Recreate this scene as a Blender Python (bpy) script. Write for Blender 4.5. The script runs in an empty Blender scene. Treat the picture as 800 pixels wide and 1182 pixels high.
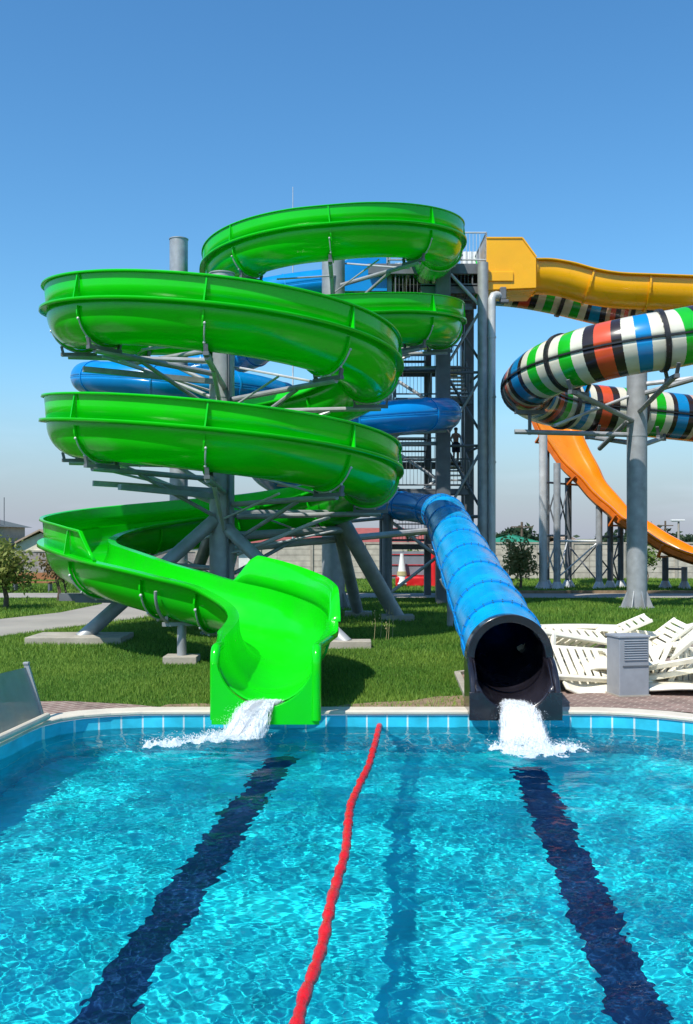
import bpy, math, random
import numpy as np
from mathutils import Vector, Matrix, Euler
R = math.radians
random.seed(7); RNG = np.random.default_rng(7)
SC = bpy.context.scene
COL = SC.collection
PI = math.pi

# ------------------------------------------------------------------ materials
def mat(name, col, rough=.5, metal=0., var=.12, vscale=3., coat=0., bump=0., bscale=40., spec=.5, dirt=None, dscale=1.2, damt=.35, transl=0.):
    m = bpy.data.materials.new(name); m.use_nodes = True
    nt = m.node_tree; N = nt.nodes; L = nt.links
    b = N['Principled BSDF']
    b.inputs['Roughness'].default_value = rough
    b.inputs['Metallic'].default_value = metal
    b.inputs['Specular IOR Level'].default_value = spec
    b.inputs['Coat Weight'].default_value = coat
    b.inputs['Coat Roughness'].default_value = .06
    tc = N.new('ShaderNodeTexCoord')
    nz = N.new('ShaderNodeTexNoise'); nz.inputs['Scale'].default_value = vscale; nz.inputs['Detail'].default_value = 6
    L.new(tc.outputs['Object'], nz.inputs['Vector'])
    mr = N.new('ShaderNodeMapRange'); mr.inputs[1].default_value = .3; mr.inputs[2].default_value = .7
    mr.inputs[3].default_value = 1 - var; mr.inputs[4].default_value = 1 + var
    L.new(nz.outputs['Fac'], mr.inputs[0])
    mx = N.new('ShaderNodeMix'); mx.data_type = 'RGBA'; mx.blend_type = 'MULTIPLY'; mx.inputs[0].default_value = 1
    mx.inputs[6].default_value = (*col, 1)
    L.new(mr.outputs[0], mx.inputs[7])
    out = mx.outputs[2]
    if dirt:
        n2 = N.new('ShaderNodeTexNoise'); n2.inputs['Scale'].default_value = dscale; n2.inputs['Detail'].default_value = 8; n2.inputs['Roughness'].default_value = .65
        L.new(tc.outputs['Object'], n2.inputs['Vector'])
        r2 = N.new('ShaderNodeMapRange'); r2.inputs[1].default_value = .48; r2.inputs[2].default_value = .72; r2.inputs[3].default_value = 0; r2.inputs[4].default_value = damt
        L.new(n2.outputs['Fac'], r2.inputs[0])
        m2 = N.new('ShaderNodeMix'); m2.data_type = 'RGBA'; L.new(r2.outputs[0], m2.inputs[0]); L.new(out, m2.inputs[6]); m2.inputs[7].default_value = (*dirt, 1)
        out = m2.outputs[2]
    L.new(out, b.inputs['Base Color'])
    if rough < .45:
        r3 = N.new('ShaderNodeMapRange'); r3.inputs[1].default_value = .35; r3.inputs[2].default_value = .75; r3.inputs[3].default_value = rough*.75; r3.inputs[4].default_value = rough*1.6
        L.new(nz.outputs['Fac'], r3.inputs[0]); L.new(r3.outputs[0], b.inputs['Roughness'])
    if bump:
        n3 = N.new('ShaderNodeTexNoise'); n3.inputs['Scale'].default_value = bscale; n3.inputs['Detail'].default_value = 5
        L.new(tc.outputs['Object'], n3.inputs['Vector'])
        bp = N.new('ShaderNodeBump'); bp.inputs['Strength'].default_value = bump; bp.inputs['Distance'].default_value = .02
        L.new(n3.outputs['Fac'], bp.inputs['Height']); L.new(bp.outputs[0], b.inputs['Normal'])
    if transl:
        t = N.new('ShaderNodeBsdfTranslucent'); L.new(out, t.inputs['Color'])
        ms = N.new('ShaderNodeMixShader'); ms.inputs[0].default_value = transl
        L.new(b.outputs[0], ms.inputs[1]); L.new(t.outputs[0], ms.inputs[2])
        L.new(ms.outputs[0], N['Material Output'].inputs['Surface'])
    return m

M = {}
M['green'] = mat('green_fibreglass', (.006, .64, .006), .17, spec=.4, coat=.08, var=.06, vscale=.8, bump=.05, bscale=3, dirt=(.025, .47, .03), dscale=1.1, damt=.4, transl=.12)
M['seam'] = mat('sealant_seam', (.12, .62, .14), .5)
M['blue'] = mat('blue_fibreglass', (.002, .25, .66), .2, spec=.4, coat=.1, var=.10, vscale=1.2, bump=.04, bscale=4, dirt=(.03, .3, .68), dscale=1.5, damt=.35, transl=.12)
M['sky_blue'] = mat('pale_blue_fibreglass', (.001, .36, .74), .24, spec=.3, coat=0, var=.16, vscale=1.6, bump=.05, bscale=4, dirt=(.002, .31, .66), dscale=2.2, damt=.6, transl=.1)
M['flange_blue'] = mat('blue_flange', (.002, .24, .60), .3, var=.1)
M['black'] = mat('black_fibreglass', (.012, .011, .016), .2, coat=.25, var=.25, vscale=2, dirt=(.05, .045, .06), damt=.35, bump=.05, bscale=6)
M['flange_black'] = mat('black_flange', (.015, .014, .016), .4, var=.2)
M['yellow'] = mat('yellow_fibreglass', (.95, .45, .002), .24, coat=.15, var=.07, vscale=1, dirt=(.86, .45, .005), damt=.4, transl=.1)
M['orange'] = mat('orange_fibreglass', (.90, .27, .004), .24, coat=.15, var=.08, vscale=.7, dirt=(.75, .19, .01), damt=.4, transl=.1)
M['orange_edge'] = mat('orange_edge', (.60, .13, .008), .35, var=.1)
M['steel'] = mat('galvanised_steel', (.34, .355, .37), .5, metal=.25, var=.16, vscale=4, bump=.06, bscale=60, dirt=(.22, .215, .2), dscale=.9, damt=.7)
M['steel_dark'] = mat('painted_dark_steel', (.13, .14, .155), .5, metal=.15, var=.18, vscale=3, dirt=(.10, .09, .08), damt=.6)
M['steel_light'] = mat('light_grey_pipe', (.52, .53, .54), .4, metal=.15, var=.1, vscale=3, dirt=(.35, .34, .32), damt=.5)
M['concrete'] = mat('concrete', (.37, .335, .28), .9, var=.18, vscale=3, bump=.25, bscale=25, dirt=(.28, .25, .2), damt=.7)
M['coping'] = mat('coping_stone', (.60, .54, .44), .75, var=.1, vscale=5, bump=.15, bscale=40, dirt=(.42, .36, .28), dscale=2.5, damt=.6)
M['path'] = mat('path_concrete', (.30, .275, .235), .9, var=.14, vscale=.6, bump=.12, bscale=20, dirt=(.32, .28, .23), damt=.5)
M['white_plastic'] = mat('cream_plastic', (.80, .755, .62), .45, var=.08, vscale=4, dirt=(.58, .5, .34), dscale=2.4, damt=.6, bump=.05)
M['utility'] = mat('grey_cabinet_paint', (.27, .285, .31), .45, var=.08, vscale=6, dirt=(.2, .2, .2), damt=.4)
M['bolt'] = mat('bolt_steel', (.05, .06, .08), .4, metal=.6)
M['red'] = mat('red_fabric', (.62, .008, .014), .3, var=.15, vscale=12, bump=.5, bscale=55, dirt=(.5, .02, .03), dscale=6, damt=.5)
M['red_paint'] = mat('red_paint', (.6, .012, .015), .4)
M['white_paint'] = mat('white_paint', (.72, .72, .70), .5, var=.06, dirt=(.55, .53, .5), damt=.4)
M['skin'] = mat('skin', (.36, .19, .12), .55)
M['hair'] = mat('hair', (.012, .01, .008), .6)
M['navy'] = mat('navy_cloth', (.012, .015, .035), .8)
M['bark'] = mat('bark', (.12, .085, .06), .9, bump=.6, bscale=30, var=.25)
M['roof_red'] = mat('red_roof', (.30, .075, .06), .7, var=.15)
M['roof_dark'] = mat('dark_roof', (.10, .115, .11), .8, var=.12)
M['roof_green'] = mat('green_roof', (.02, .22, .12), .6)
M['roof_tan'] = mat('tan_roof', (.36, .27, .20), .8)
M['plaster_cream'] = mat('cream_plaster', (.66, .60, .47), .9)
M['plaster_green'] = mat('grey_green_plaster', (.30, .34, .29), .9)
M['plaster_white'] = mat('white_plaster', (.70, .70, .68), .9)
M['glass_dark'] = mat('window_glass', (.03, .035, .04), .12, var=.02)
M['brown'] = mat('brown_wood', (.30, .13, .05), .7)
M['soil'] = mat('soil', (.25, .17, .10), .95, var=.3, vscale=4, bump=.5, bscale=30)
M['straw'] = mat('dry_straw', (.42, .36, .18), .9)
M['foam'] = mat('white_water', (.96, .97, .98), .4, var=.01, transl=.5)

def leafmat(name, c1, c2, transl=.3):
    m = bpy.data.materials.new(name); m.use_nodes = True
    N = m.node_tree.nodes; L = m.node_tree.links; b = N['Principled BSDF']
    a = N.new('ShaderNodeAttribute'); a.attribute_name = 'tint'
    r = N.new('ShaderNodeMix'); r.data_type = 'RGBA'; r.inputs[6].default_value = (*c1, 1); r.inputs[7].default_value = (*c2, 1)
    L.new(a.outputs['Fac'], r.inputs[0]); L.new(r.outputs[2], b.inputs['Base Color'])
    b.inputs['Roughness'].default_value = .6; b.inputs['Specular IOR Level'].default_value = .25
    t = N.new('ShaderNodeBsdfTranslucent'); L.new(r.outputs[2], t.inputs['Color'])
    ms = N.new('ShaderNodeMixShader'); ms.inputs[0].default_value = transl
    L.new(b.outputs[0], ms.inputs[1]); L.new(t.outputs[0], ms.inputs[2]); L.new(ms.outputs[0], N['Material Output'].inputs['Surface'])
    return m
M['grass'] = leafmat('grass_blades', (.08, .20, .022), (.26, .38, .055))
M['leaf_olive'] = leafmat('olive_leaves', (.14, .19, .04), (.32, .34, .09))
M['leaf_red'] = leafmat('reddish_leaves', (.10, .09, .03), (.22, .13, .06))
M['leaf_pine'] = leafmat('pine_needles', (.13, .19, .06), (.38, .32, .14), .45)
M['leaf_dark'] = leafmat('dark_leaves', (.02, .045, .02), (.05, .08, .035))
M['leaf_fresh'] = leafmat('fresh_leaves', (.07, .14, .02), (.16, .24, .05))

def lawn_mat():
    m = bpy.data.materials.new('lawn_soil'); m.use_nodes = True
    N = m.node_tree.nodes; L = m.node_tree.links; b = N['Principled BSDF']; b.inputs['Roughness'].default_value = .95
    b.inputs['Specular IOR Level'].default_value = .1
    tc = N.new('ShaderNodeTexCoord')
    n1 = N.new('ShaderNodeTexNoise'); n1.inputs['Scale'].default_value = .35; n1.inputs['Detail'].default_value = 8; n1.inputs['Roughness'].default_value = .7
    n2 = N.new('ShaderNodeTexNoise'); n2.inputs['Scale'].default_value = 14; n2.inputs['Detail'].default_value = 6
    L.new(tc.outputs['Object'], n1.inputs['Vector']); L.new(tc.outputs['Object'], n2.inputs['Vector'])
    ad = N.new('ShaderNodeMath'); ad.operation = 'ADD'; L.new(n1.outputs['Fac'], ad.inputs[0]); L.new(n2.outputs['Fac'], ad.inputs[1])
    r = N.new('ShaderNodeValToRGB'); cr = r.color_ramp
    cr.elements[0].position = .42; cr.elements[0].color = (.035, .075, .012, 1)
    cr.elements[1].position = .62; cr.elements[1].color = (.11, .15, .03, 1)
    e = cr.elements.new(.52); e.color = (.06, .115, .02, 1)
    h = N.new('ShaderNodeMath'); h.operation = 'MULTIPLY'; h.inputs[1].default_value = .5; L.new(ad.outputs[0], h.inputs[0])
    L.new(h.outputs[0], r.inputs[0]); L.new(r.outputs[0], b.inputs['Base Color'])
    bp = N.new('ShaderNodeBump'); bp.inputs['Strength'].default_value = .8; bp.inputs['Distance'].default_value = .05
    L.new(n2.outputs['Fac'], bp.inputs['Height']); L.new(bp.outputs[0], b.inputs['Normal'])
    return m
M['lawn'] = lawn_mat()

def brick_mat(name, c1, c2, mortar, w, h, scale=1., msize=.02, rot=(0, 0, 0), rough=.85, bump=.3, offset=.5, coord='Object'):
    m = bpy.data.materials.new(name); m.use_nodes = True
    N = m.node_tree.nodes; L = m.node_tree.links; b = N['Principled BSDF']; b.inputs['Roughness'].default_value = rough
    tc = N.new('ShaderNodeTexCoord'); mp = N.new('ShaderNodeMapping'); mp.inputs['Rotation'].default_value = rot
    L.new(tc.outputs[coord], mp.inputs['Vector'])
    bt = N.new('ShaderNodeTexBrick'); bt.inputs['Color1'].default_value = (*c1, 1); bt.inputs['Color2'].default_value = (*c2, 1); bt.inputs['Mortar'].default_value = (*mortar, 1)
    bt.inputs['Scale'].default_value = scale; bt.inputs['Brick Width'].default_value = w; bt.inputs['Row Height'].default_value = h; bt.inputs['Mortar Size'].default_value = msize
    bt.inputs['Mortar Smooth'].default_value = .2; bt.offset = offset
    L.new(mp.outputs[0], bt.inputs['Vector'])
    nz = N.new('ShaderNodeTexNoise'); nz.inputs['Scale'].default_value = 2.5; nz.inputs['Detail'].default_value = 7
    L.new(tc.outputs[coord], nz.inputs['Vector'])
    mr = N.new('ShaderNodeMapRange'); mr.inputs[1].default_value = .3; mr.inputs[2].default_value = .7; mr.inputs[3].default_value = .75; mr.inputs[4].default_value = 1.2
    L.new(nz.outputs['Fac'], mr.inputs[0])
    mx = N.new('ShaderNodeMix'); mx.data_type = 'RGBA'; mx.blend_type = 'MULTIPLY'; mx.inputs[0].default_value = 1
    L.new(bt.outputs['Color'], mx.inputs[6]); L.new(mr.outputs[0], mx.inputs[7]); L.new(mx.outputs[2], b.inputs['Base Color'])
    bp = N.new('ShaderNodeBump'); bp.inputs['Strength'].default_value = bump; bp.inputs['Distance'].default_value = .01; bp.invert = True
    L.new(bt.outputs['Fac'], bp.inputs['Height']); L.new(bp.outputs[0], b.inputs['Normal'])
    return m
M['pavers'] = brick_mat('red_brown_pavers', (.17, .105, .085), (.25, .16, .13), (.42, .35, .28), .22, .11, msize=.008, rot=(0, 0, R(38)))
M['pool_tile'] = brick_mat('pool_floor_tiles', (.012, .83, .90), (.02, .86, .93), (.05, .74, .86), .30, .30, msize=.006, rough=.4, bump=.05, offset=0)
M['lane_tile'] = brick_mat('navy_lane_tiles', (.006, .040, .13), (.008, .05, .16), (.014, .08, .2), .15, .15, msize=.005, rough=.4, bump=.05, offset=0)
M['wall_tile'] = brick_mat('pale_blue_wall_tiles', (.03, .50, .68), (.045, .54, .72), (.62, .75, .78), .27, .6, msize=.012, rough=.3, bump=.1, rot=(R(90), 0, 0), offset=0)
M['wall_panel'] = brick_mat('ribbed_concrete_panels', (.44, .40, .33), (.48, .44, .37), (.27, .24, .2), 3., .34, msize=.02, rot=(R(90), 0, 0), bump=.5, offset=0)
M['wall_grey'] = brick_mat('grey_block_wall', (.24, .20, .19), (.29, .25, .235), (.34, .31, .29), .4, .2, msize=.012, rot=(R(90), 0, 0))

def glass_panel_mat():
    m = bpy.data.materials.new('cloudy_acrylic'); m.use_nodes = True
    N = m.node_tree.nodes; L = m.node_tree.links; b = N['Principled BSDF']
    b.inputs['Base Color'].default_value = (.33, .36, .34, 1); b.inputs['Roughness'].default_value = .38
    tr = N.new('ShaderNodeBsdfTransparent'); tr.inputs[0].default_value = (.75, .82, .78, 1)
    tc = N.new('ShaderNodeTexCoord'); nz = N.new('ShaderNodeTexNoise'); nz.inputs['Scale'].default_value = 2; nz.inputs['Detail'].default_value = 5
    L.new(tc.outputs['Object'], nz.inputs['Vector'])
    mr = N.new('ShaderNodeMapRange'); mr.inputs[1].default_value = .3; mr.inputs[2].default_value = .7; mr.inputs[3].default_value = .5; mr.inputs[4].default_value = .85
    L.new(nz.outputs['Fac'], mr.inputs[0])
    ms = N.new('ShaderNodeMixShader'); L.new(mr.outputs[0], ms.inputs[0]); L.new(tr.outputs[0], ms.inputs[1]); L.new(b.outputs[0], ms.inputs[2])
    L.new(ms.outputs[0], N['Material Output'].inputs['Surface'])
    return m
M['acrylic'] = glass_panel_mat()

def water_mat():
    m = bpy.data.materials.new('pool_water'); m.use_nodes = True
    N = m.node_tree.nodes; L = m.node_tree.links; b = N['Principled BSDF']
    N.remove(b)
    rf = N.new('ShaderNodeBsdfRefraction'); rf.inputs['IOR'].default_value = 1.33; rf.inputs['Roughness'].default_value = 0; rf.inputs['Color'].default_value = (.95, 1, 1, 1)
    gl = N.new('ShaderNodeBsdfGlossy'); gl.inputs['Roughness'].default_value = .02
    fr = N.new('ShaderNodeFresnel'); fr.inputs['IOR'].default_value = 1.33
    # the photograph was taken through a polariser: the surface mirrors less than bare water
    mu = N.new('ShaderNodeMath'); mu.operation = 'MULTIPLY'; mu.inputs[1].default_value = .33; L.new(fr.outputs[0], mu.inputs[0])
    ms = N.new('ShaderNodeMixShader'); L.new(mu.outputs[0], ms.inputs[0]); L.new(rf.outputs[0], ms.inputs[1]); L.new(gl.outputs[0], ms.inputs[2])
    L.new(ms.outputs[0], N['Material Output'].inputs['Surface'])
    return m
M['water'] = water_mat()

def stripe_mat():
    m = bpy.data.materials.new('rainbow_striped_fibreglass'); m.use_nodes = True
    N = m.node_tree.nodes; L = m.node_tree.links; b = N['Principled BSDF']
    b.inputs['Roughness'].default_value = .2; b.inputs['Coat Weight'].default_value = .2
    a = N.new('ShaderNodeAttribute'); a.attribute_name = 'along'
    fr = N.new('ShaderNodeMath'); fr.operation = 'FRACT'; L.new(a.outputs['Fac'], fr.inputs[0])
    r = N.new('ShaderNodeValToRGB'); r.color_ramp.interpolation = 'CONSTANT'
    W = (.66, .63, .52, 1); G = (.012, .42, .02, 1); K = (.030, .020, .020, 1); O = (.66, .085, .03, 1); B = (.004, .22, .52, 1)
    Y = (.72, .10, .04, 1); E = (.66, .45, .34, 1)
    A_ = [(0, W), (.11, G), (.23, W), (.34, K), (.43, O), (.57, K), (.66, W), (.76, B), (.88, W)]
    B_ = [(0, W), (.07, Y), (.13, E), (.18, K), (.25, Y), (.32, E), (.38, K), (.46, B), (.60, K), (.66, W), (.75, G), (.87, W)]
    C_ = [(0, W), (.13, G), (.26, K), (.34, O), (.46, K), (.55, W), (.66, B), (.80, W)]
    seq = [(p/3, c) for p, c in C_]+[((p+1)/3, c) for p, c in B_]+[((p+2)/3, c) for p, c in A_]
    th_ = N.new('ShaderNodeMath'); th_.operation = 'DIVIDE'; th_.inputs[1].default_value = 3; wn = N.new('ShaderNodeTexNoise'); wn.inputs['Scale'].default_value = 22; wn.inputs['Detail'].default_value = 3; tq = N.new('ShaderNodeTexCoord'); L.new(tq.outputs['Object'], wn.inputs['Vector'])
    wm = N.new('ShaderNodeMath'); wm.operation = 'MULTIPLY_ADD'; wm.inputs[1].default_value = .008; L.new(wn.outputs['Fac'], wm.inputs[0]); L.new(a.outputs['Fac'], wm.inputs[2]); L.new(wm.outputs[0], th_.inputs[0]); L.new(th_.outputs[0], fr.inputs[0])
    cr = r.color_ramp; cr.elements[0].color = W; cr.elements[1].position = seq[1][0]; cr.elements[1].color = seq[1][1]
    for p, c in seq[2:]:
        e = cr.elements.new(p); e.color = c
    L.new(fr.outputs[0], r.inputs[0])
    tc = N.new('ShaderNodeTexCoord'); nz = N.new('ShaderNodeTexNoise'); nz.inputs['Scale'].default_value = 1.5; nz.inputs['Detail'].default_value = 6
    L.new(tc.outputs['Object'], nz.inputs['Vector'])
    mr = N.new('ShaderNodeMapRange'); mr.inputs[1].default_value = .3; mr.inputs[2].default_value = .7; mr.inputs[3].default_value = .85; mr.inputs[4].default_value = 1.08
    L.new(nz.outputs['Fac'], mr.inputs[0])
    mx = N.new('ShaderNodeMix'); mx.data_type = 'RGBA'; mx.blend_type = 'MULTIPLY'; mx.inputs[0].default_value = 1
    L.new(r.outputs[0], mx.inputs[6]); L.new(mr.outputs[0], mx.inputs[7]); L.new(mx.outputs[2], b.inputs['Base Color'])
    return m
M['stripes'] = stripe_mat()

# ------------------------------------------------------------------ mesh helper
class MB:
    def __init__(s): s.v = []; s.f = []; s.mi = []; s.at = []
    def add(s, vs, fs, mi=0, at=0.):
        o = len(s.v); s.v.extend([tuple(map(float, p)) for p in vs]); s.f.extend([tuple(i + o for i in f) for f in fs]); s.mi.extend([mi]*len(fs))
        s.at.extend(at if hasattr(at, '__len__') else [at]*len(vs)); return s
    def box(s, c, size, rot=None, mi=0):
        vs = []
        for x in (-.5, .5):
            for y in (-.5, .5):
                for z in (-.5, .5):
                    p = Vector((x*size[0], y*size[1], z*size[2]))
                    if rot is not None: p = rot @ p
                    vs.append(p + Vector(c))
        return s.add(vs, [(0, 1, 3, 2), (4, 6, 7, 5), (0, 4, 5, 1), (2, 3, 7, 6), (0, 2, 6, 4), (1, 5, 7, 3)], mi)
    def bar(s, a, b, w, h=None, mi=0):
        a = Vector(a); b = Vector(b); h = h or w; d = b - a
        q = d.to_track_quat('Y', 'Z').to_matrix()
        return s.box((a + b)/2, (w, d.length, h), q, mi)
    def tube(s, pts, r, n=12, cap=True, mi=0):
        P = [Vector(p) for p in pts]; k = len(P); rs = r if hasattr(r, '__len__') else [r]*k
        t0 = (P[1] - P[0]).normalized(); u = t0.orthogonal().normalized(); vs = []
        for i in range(k):
            t = (P[min(i+1, k-1)] - P[max(i-1, 0)]).normalized()
            u = (u - t*u.dot(t)).normalized(); w = t.cross(u)
            for j in range(n):
                a = 2*PI*j/n; vs.append(P[i] + (u*math.cos(a) + w*math.sin(a))*rs[i])
        fs = [(i*n+j, i*n+(j+1) % n, (i+1)*n+(j+1) % n, (i+1)*n+j) for i in range(k-1) for j in range(n)]
        if cap: fs += [tuple(range(n))[::-1], tuple(range((k-1)*n, k*n))]
        return s.add(vs, fs, mi)
    def prism(s, poly, axis, a, b, mi=0):
        # polygon in the plane across `axis`, extruded from a to b
        def p3(p, t):
            return {'x': (t, p[0], p[1]), 'y': (p[0], t, p[1]), 'z': (p[0], p[1], t)}[axis]
        n = len(poly); vs = [p3(p, a) for p in poly] + [p3(p, b) for p in poly]
        fs = [tuple(range(n))[::-1], tuple(range(n, 2*n))] + [(i, (i+1) % n, (i+1) % n + n, i+n) for i in range(n)]
        return s.add(vs, fs, mi)
    def sphere(s, c, r, nu=8, nv=6, mi=0):
        rx, ry, rz = r if hasattr(r, '__len__') else (r, r, r); vs = [(c[0], c[1], c[2]-rz)]
        for i in range(1, nv):
            a = -PI/2 + PI*i/nv
            for j in range(nu):
                b = 2*PI*j/nu; vs.append((c[0]+rx*math.cos(a)*math.cos(b), c[1]+ry*math.cos(a)*math.sin(b), c[2]+rz*math.sin(a)))
        vs.append((c[0], c[1], c[2]+rz)); fs = [(0, 1+(j+1) % nu, 1+j) for j in range(nu)]
        for i in range(nv-2):
            for j in range(nu):
                a = 1+i*nu+j; b = 1+i*nu+(j+1) % nu; fs.append((a, b, b+nu, a+nu))
        t = len(vs)-1; fs += [(t, 1+(nv-2)*nu+j, 1+(nv-2)*nu+(j+1) % nu) for j in range(nu)]
        return s.add(vs, fs, mi)
    def sweep(s, path, sec, closed=False, along=None, mi=0):
        # sec: (u,v) profile, u to the right of the heading, v up
        P, T, Rv, U = path; n = len(sec); k = len(P)
        sec = np.array(sec)
        V = P[:, None, :] + Rv[:, None, :]*sec[None, :, 0:1] + U[:, None, :]*sec[None, :, 1:2]
        at = 0. if along is None else list(np.repeat(along, n))
        m = n if closed else n-1
        fs = [(i*n+j, i*n+(j+1) % n, (i+1)*n+(j+1) % n, (i+1)*n+j) for i in range(k-1) for j in range(m)]
        return s.add(V.reshape(-1, 3).tolist(), fs, mi, at)
    def build(s, name, m, parent=None, smooth=35, solid=0, attr=None, bevel=0):
        me = bpy.data.meshes.new(name)
        v = np.array(s.v)
        if parent is not None and parent.get('_abs', 1): v = v - np.array(world_loc(parent))
        me.from_pydata(v.tolist(), [], s.f)
        for x in (m if isinstance(m, (list, tuple)) else [m]): me.materials.append(x)
        if any(s.mi): me.polygons.foreach_set('material_index', s.mi)
        if attr:
            a = me.attributes.new(attr, 'FLOAT', 'POINT'); a.data.foreach_set('value', s.at)
        me.update()
        if smooth:
            me.shade_smooth(); me.set_sharp_from_angle(angle=R(smooth))
        o = bpy.data.objects.new(name, me); COL.objects.link(o)
        if parent is not None: o.parent = parent
        if solid:
            md = o.modifiers.new('thickness', 'SOLIDIFY'); md.thickness = abs(solid); md.offset = 1 if solid > 0 else -1
        if bevel:
            md = o.modifiers.new('bevel', 'BEVEL'); md.width = bevel; md.segments = 2; md.limit_method = 'ANGLE'; md.angle_limit = R(40)
        return o

def world_loc(o):
    l = Vector(o.location)
    while o.parent: o = o.parent; l += Vector(o.location)
    return l
def tag(o, label=None, cat=None, group=None, kind=None):
    if label: o['label'] = label
    if cat: o['category'] = cat
    if group: o['group'] = group
    if kind: o['kind'] = kind
    return o
def thing(name, loc, label, cat, group=None):
    o = bpy.data.objects.new(name, None); o.empty_display_size = .3; COL.objects.link(o); o.location = loc
    return tag(o, label, cat, group)
def dup(root, loc, rot=None, label=None, scale=None):
    def cp(o, par):
        c = o.copy(); COL.objects.link(c)
        if par is not None: c.parent = par
        for ch in kids.get(o.name, []): cp(ch, c)
        return c
    kids = {}
    for o in list(COL.objects):
        if o.parent: kids.setdefault(o.parent.name, []).append(o)
    c = cp(root, None); c.location = loc
    if rot: c.rotation_euler = rot
    if label: c['label'] = label
    if scale: c.scale = scale
    return c
def struct(o): o['kind'] = 'structure'; return o

# ------------------------------------------------------------------ paths
def catmull(pts, step=.1):
    P = np.array(pts, float); out = []
    Q = np.vstack([2*P[0]-P[1], P, 2*P[-1]-P[-2]])
    for i in range(len(P)-1):
        p0, p1, p2, p3 = Q[i:i+4]
        # centripetal
        def tj(ti, a, b): return ti + max(np.linalg.norm(b-a), 1e-6)**.5
        t0 = 0; t1 = tj(t0, p0, p1); t2 = tj(t1, p1, p2); t3 = tj(t2, p2, p3)
        n = max(2, int(np.linalg.norm(p2-p1)/.04))
        for t in np.linspace(t1, t2, n, endpoint=False):
            A1 = (t1-t)/(t1-t0)*p0+(t-t0)/(t1-t0)*p1; A2 = (t2-t)/(t2-t1)*p1+(t-t1)/(t2-t1)*p2; A3 = (t3-t)/(t3-t2)*p2+(t-t2)/(t3-t2)*p3
            B1 = (t2-t)/(t2-t0)*A1+(t-t0)/(t2-t0)*A2; B2 = (t3-t)/(t3-t1)*A2+(t-t1)/(t3-t1)*A3
            out.append((t2-t)/(t2-t1)*B1+(t-t1)/(t2-t1)*B2)
    out.append(P[-1]); out = np.array(out)
    # smooth, then resample evenly
    for _ in range(12): out[1:-1] = out[1:-1]*.5+(out[:-2]+out[2:])*.25
    d = np.r_[0, np.cumsum(np.linalg.norm(np.diff(out, axis=0), axis=1))]
    n = int(d[-1]/step)+1; s = np.linspace(0, d[-1], n)
    return np.stack([np.interp(s, d, out[:, k]) for k in range(3)], 1), s
def framed(P):
    T = np.gradient(P, axis=0); T /= np.linalg.norm(T, axis=1)[:, None]
    Rv = np.stack([T[:, 1], -T[:, 0], T[:, 0]*0], 1); Rv /= np.linalg.norm(Rv, axis=1)[:, None]
    return P, T, Rv, np.cross(Rv, T)
def cut(path, a, b): return tuple(x[a:b] for x in path)
def circ(c, r, a0, a1, zs, step=15):
    # zs: {angle: z}
    n = max(2, int(round(abs(a1-a0)/step))+1); ks = sorted(zs); out = []
    for a in np.linspace(a0, a1, n):
        z = np.interp(a, ks, [zs[k] for k in ks]); out.append((c[0]+r*math.cos(R(a)), c[1]+r*math.sin(R(a)), z))
    return out
def nearest(P, q, lo=0): return lo+int(np.argmin(np.linalg.norm(P[lo:]-np.array(q), axis=1)))

# ------------------------------------------------------------------ camera, light, sky
cam = bpy.data.cameras.new('camera'); co = bpy.data.objects.new('camera', cam); COL.objects.link(co); SC.camera = co
co.location = (0, 0, 2.3); co.rotation_euler = (R(90), 0, 0)
cam.sensor_fit = 'VERTICAL'; cam.sensor_height = 36; cam.lens = 36*1150/1182; cam.shift_y = 31/1182
cam.clip_end = 20000; cam.clip_start = .1
EL = 54; AZ = 216
sd = Vector((math.sin(R(AZ))*math.cos(R(EL)), math.cos(R(AZ))*math.cos(R(EL)), math.sin(R(EL))))
sl = bpy.data.lights.new('sun', 'SUN'); sl.energy = 4.6; sl.angle = R(.53); sl.color = (1, .955, .88)
so = bpy.data.objects.new('sun', sl); COL.objects.link(so); so.rotation_euler = (-sd).to_track_quat('-Z', 'Y').to_euler()
w = bpy.data.worlds.new('World'); SC.world = w; w.use_nodes = True
N = w.node_tree.nodes; st = N.new('ShaderNodeTexSky'); st.sky_type = 'NISHITA'; st.sun_disc = False
st.sun_elevation = R(EL); st.sun_rotation = R(AZ); st.air_density = 1.1; st.dust_density = .6; st.ozone_density = 2.5
WL = w.node_tree.links
hs = N.new('ShaderNodeHueSaturation'); hs.inputs['Saturation'].default_value = 1.22; WL.new(st.outputs[0], hs.inputs['Color'])
tm = N.new('ShaderNodeMix'); tm.data_type = 'RGBA'; tm.blend_type = 'MULTIPLY'; tm.inputs[0].default_value = 1; tm.inputs[7].default_value = (.80, 1.06, 1.12, 1); WL.new(hs.outputs[0], tm.inputs[6])
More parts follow.
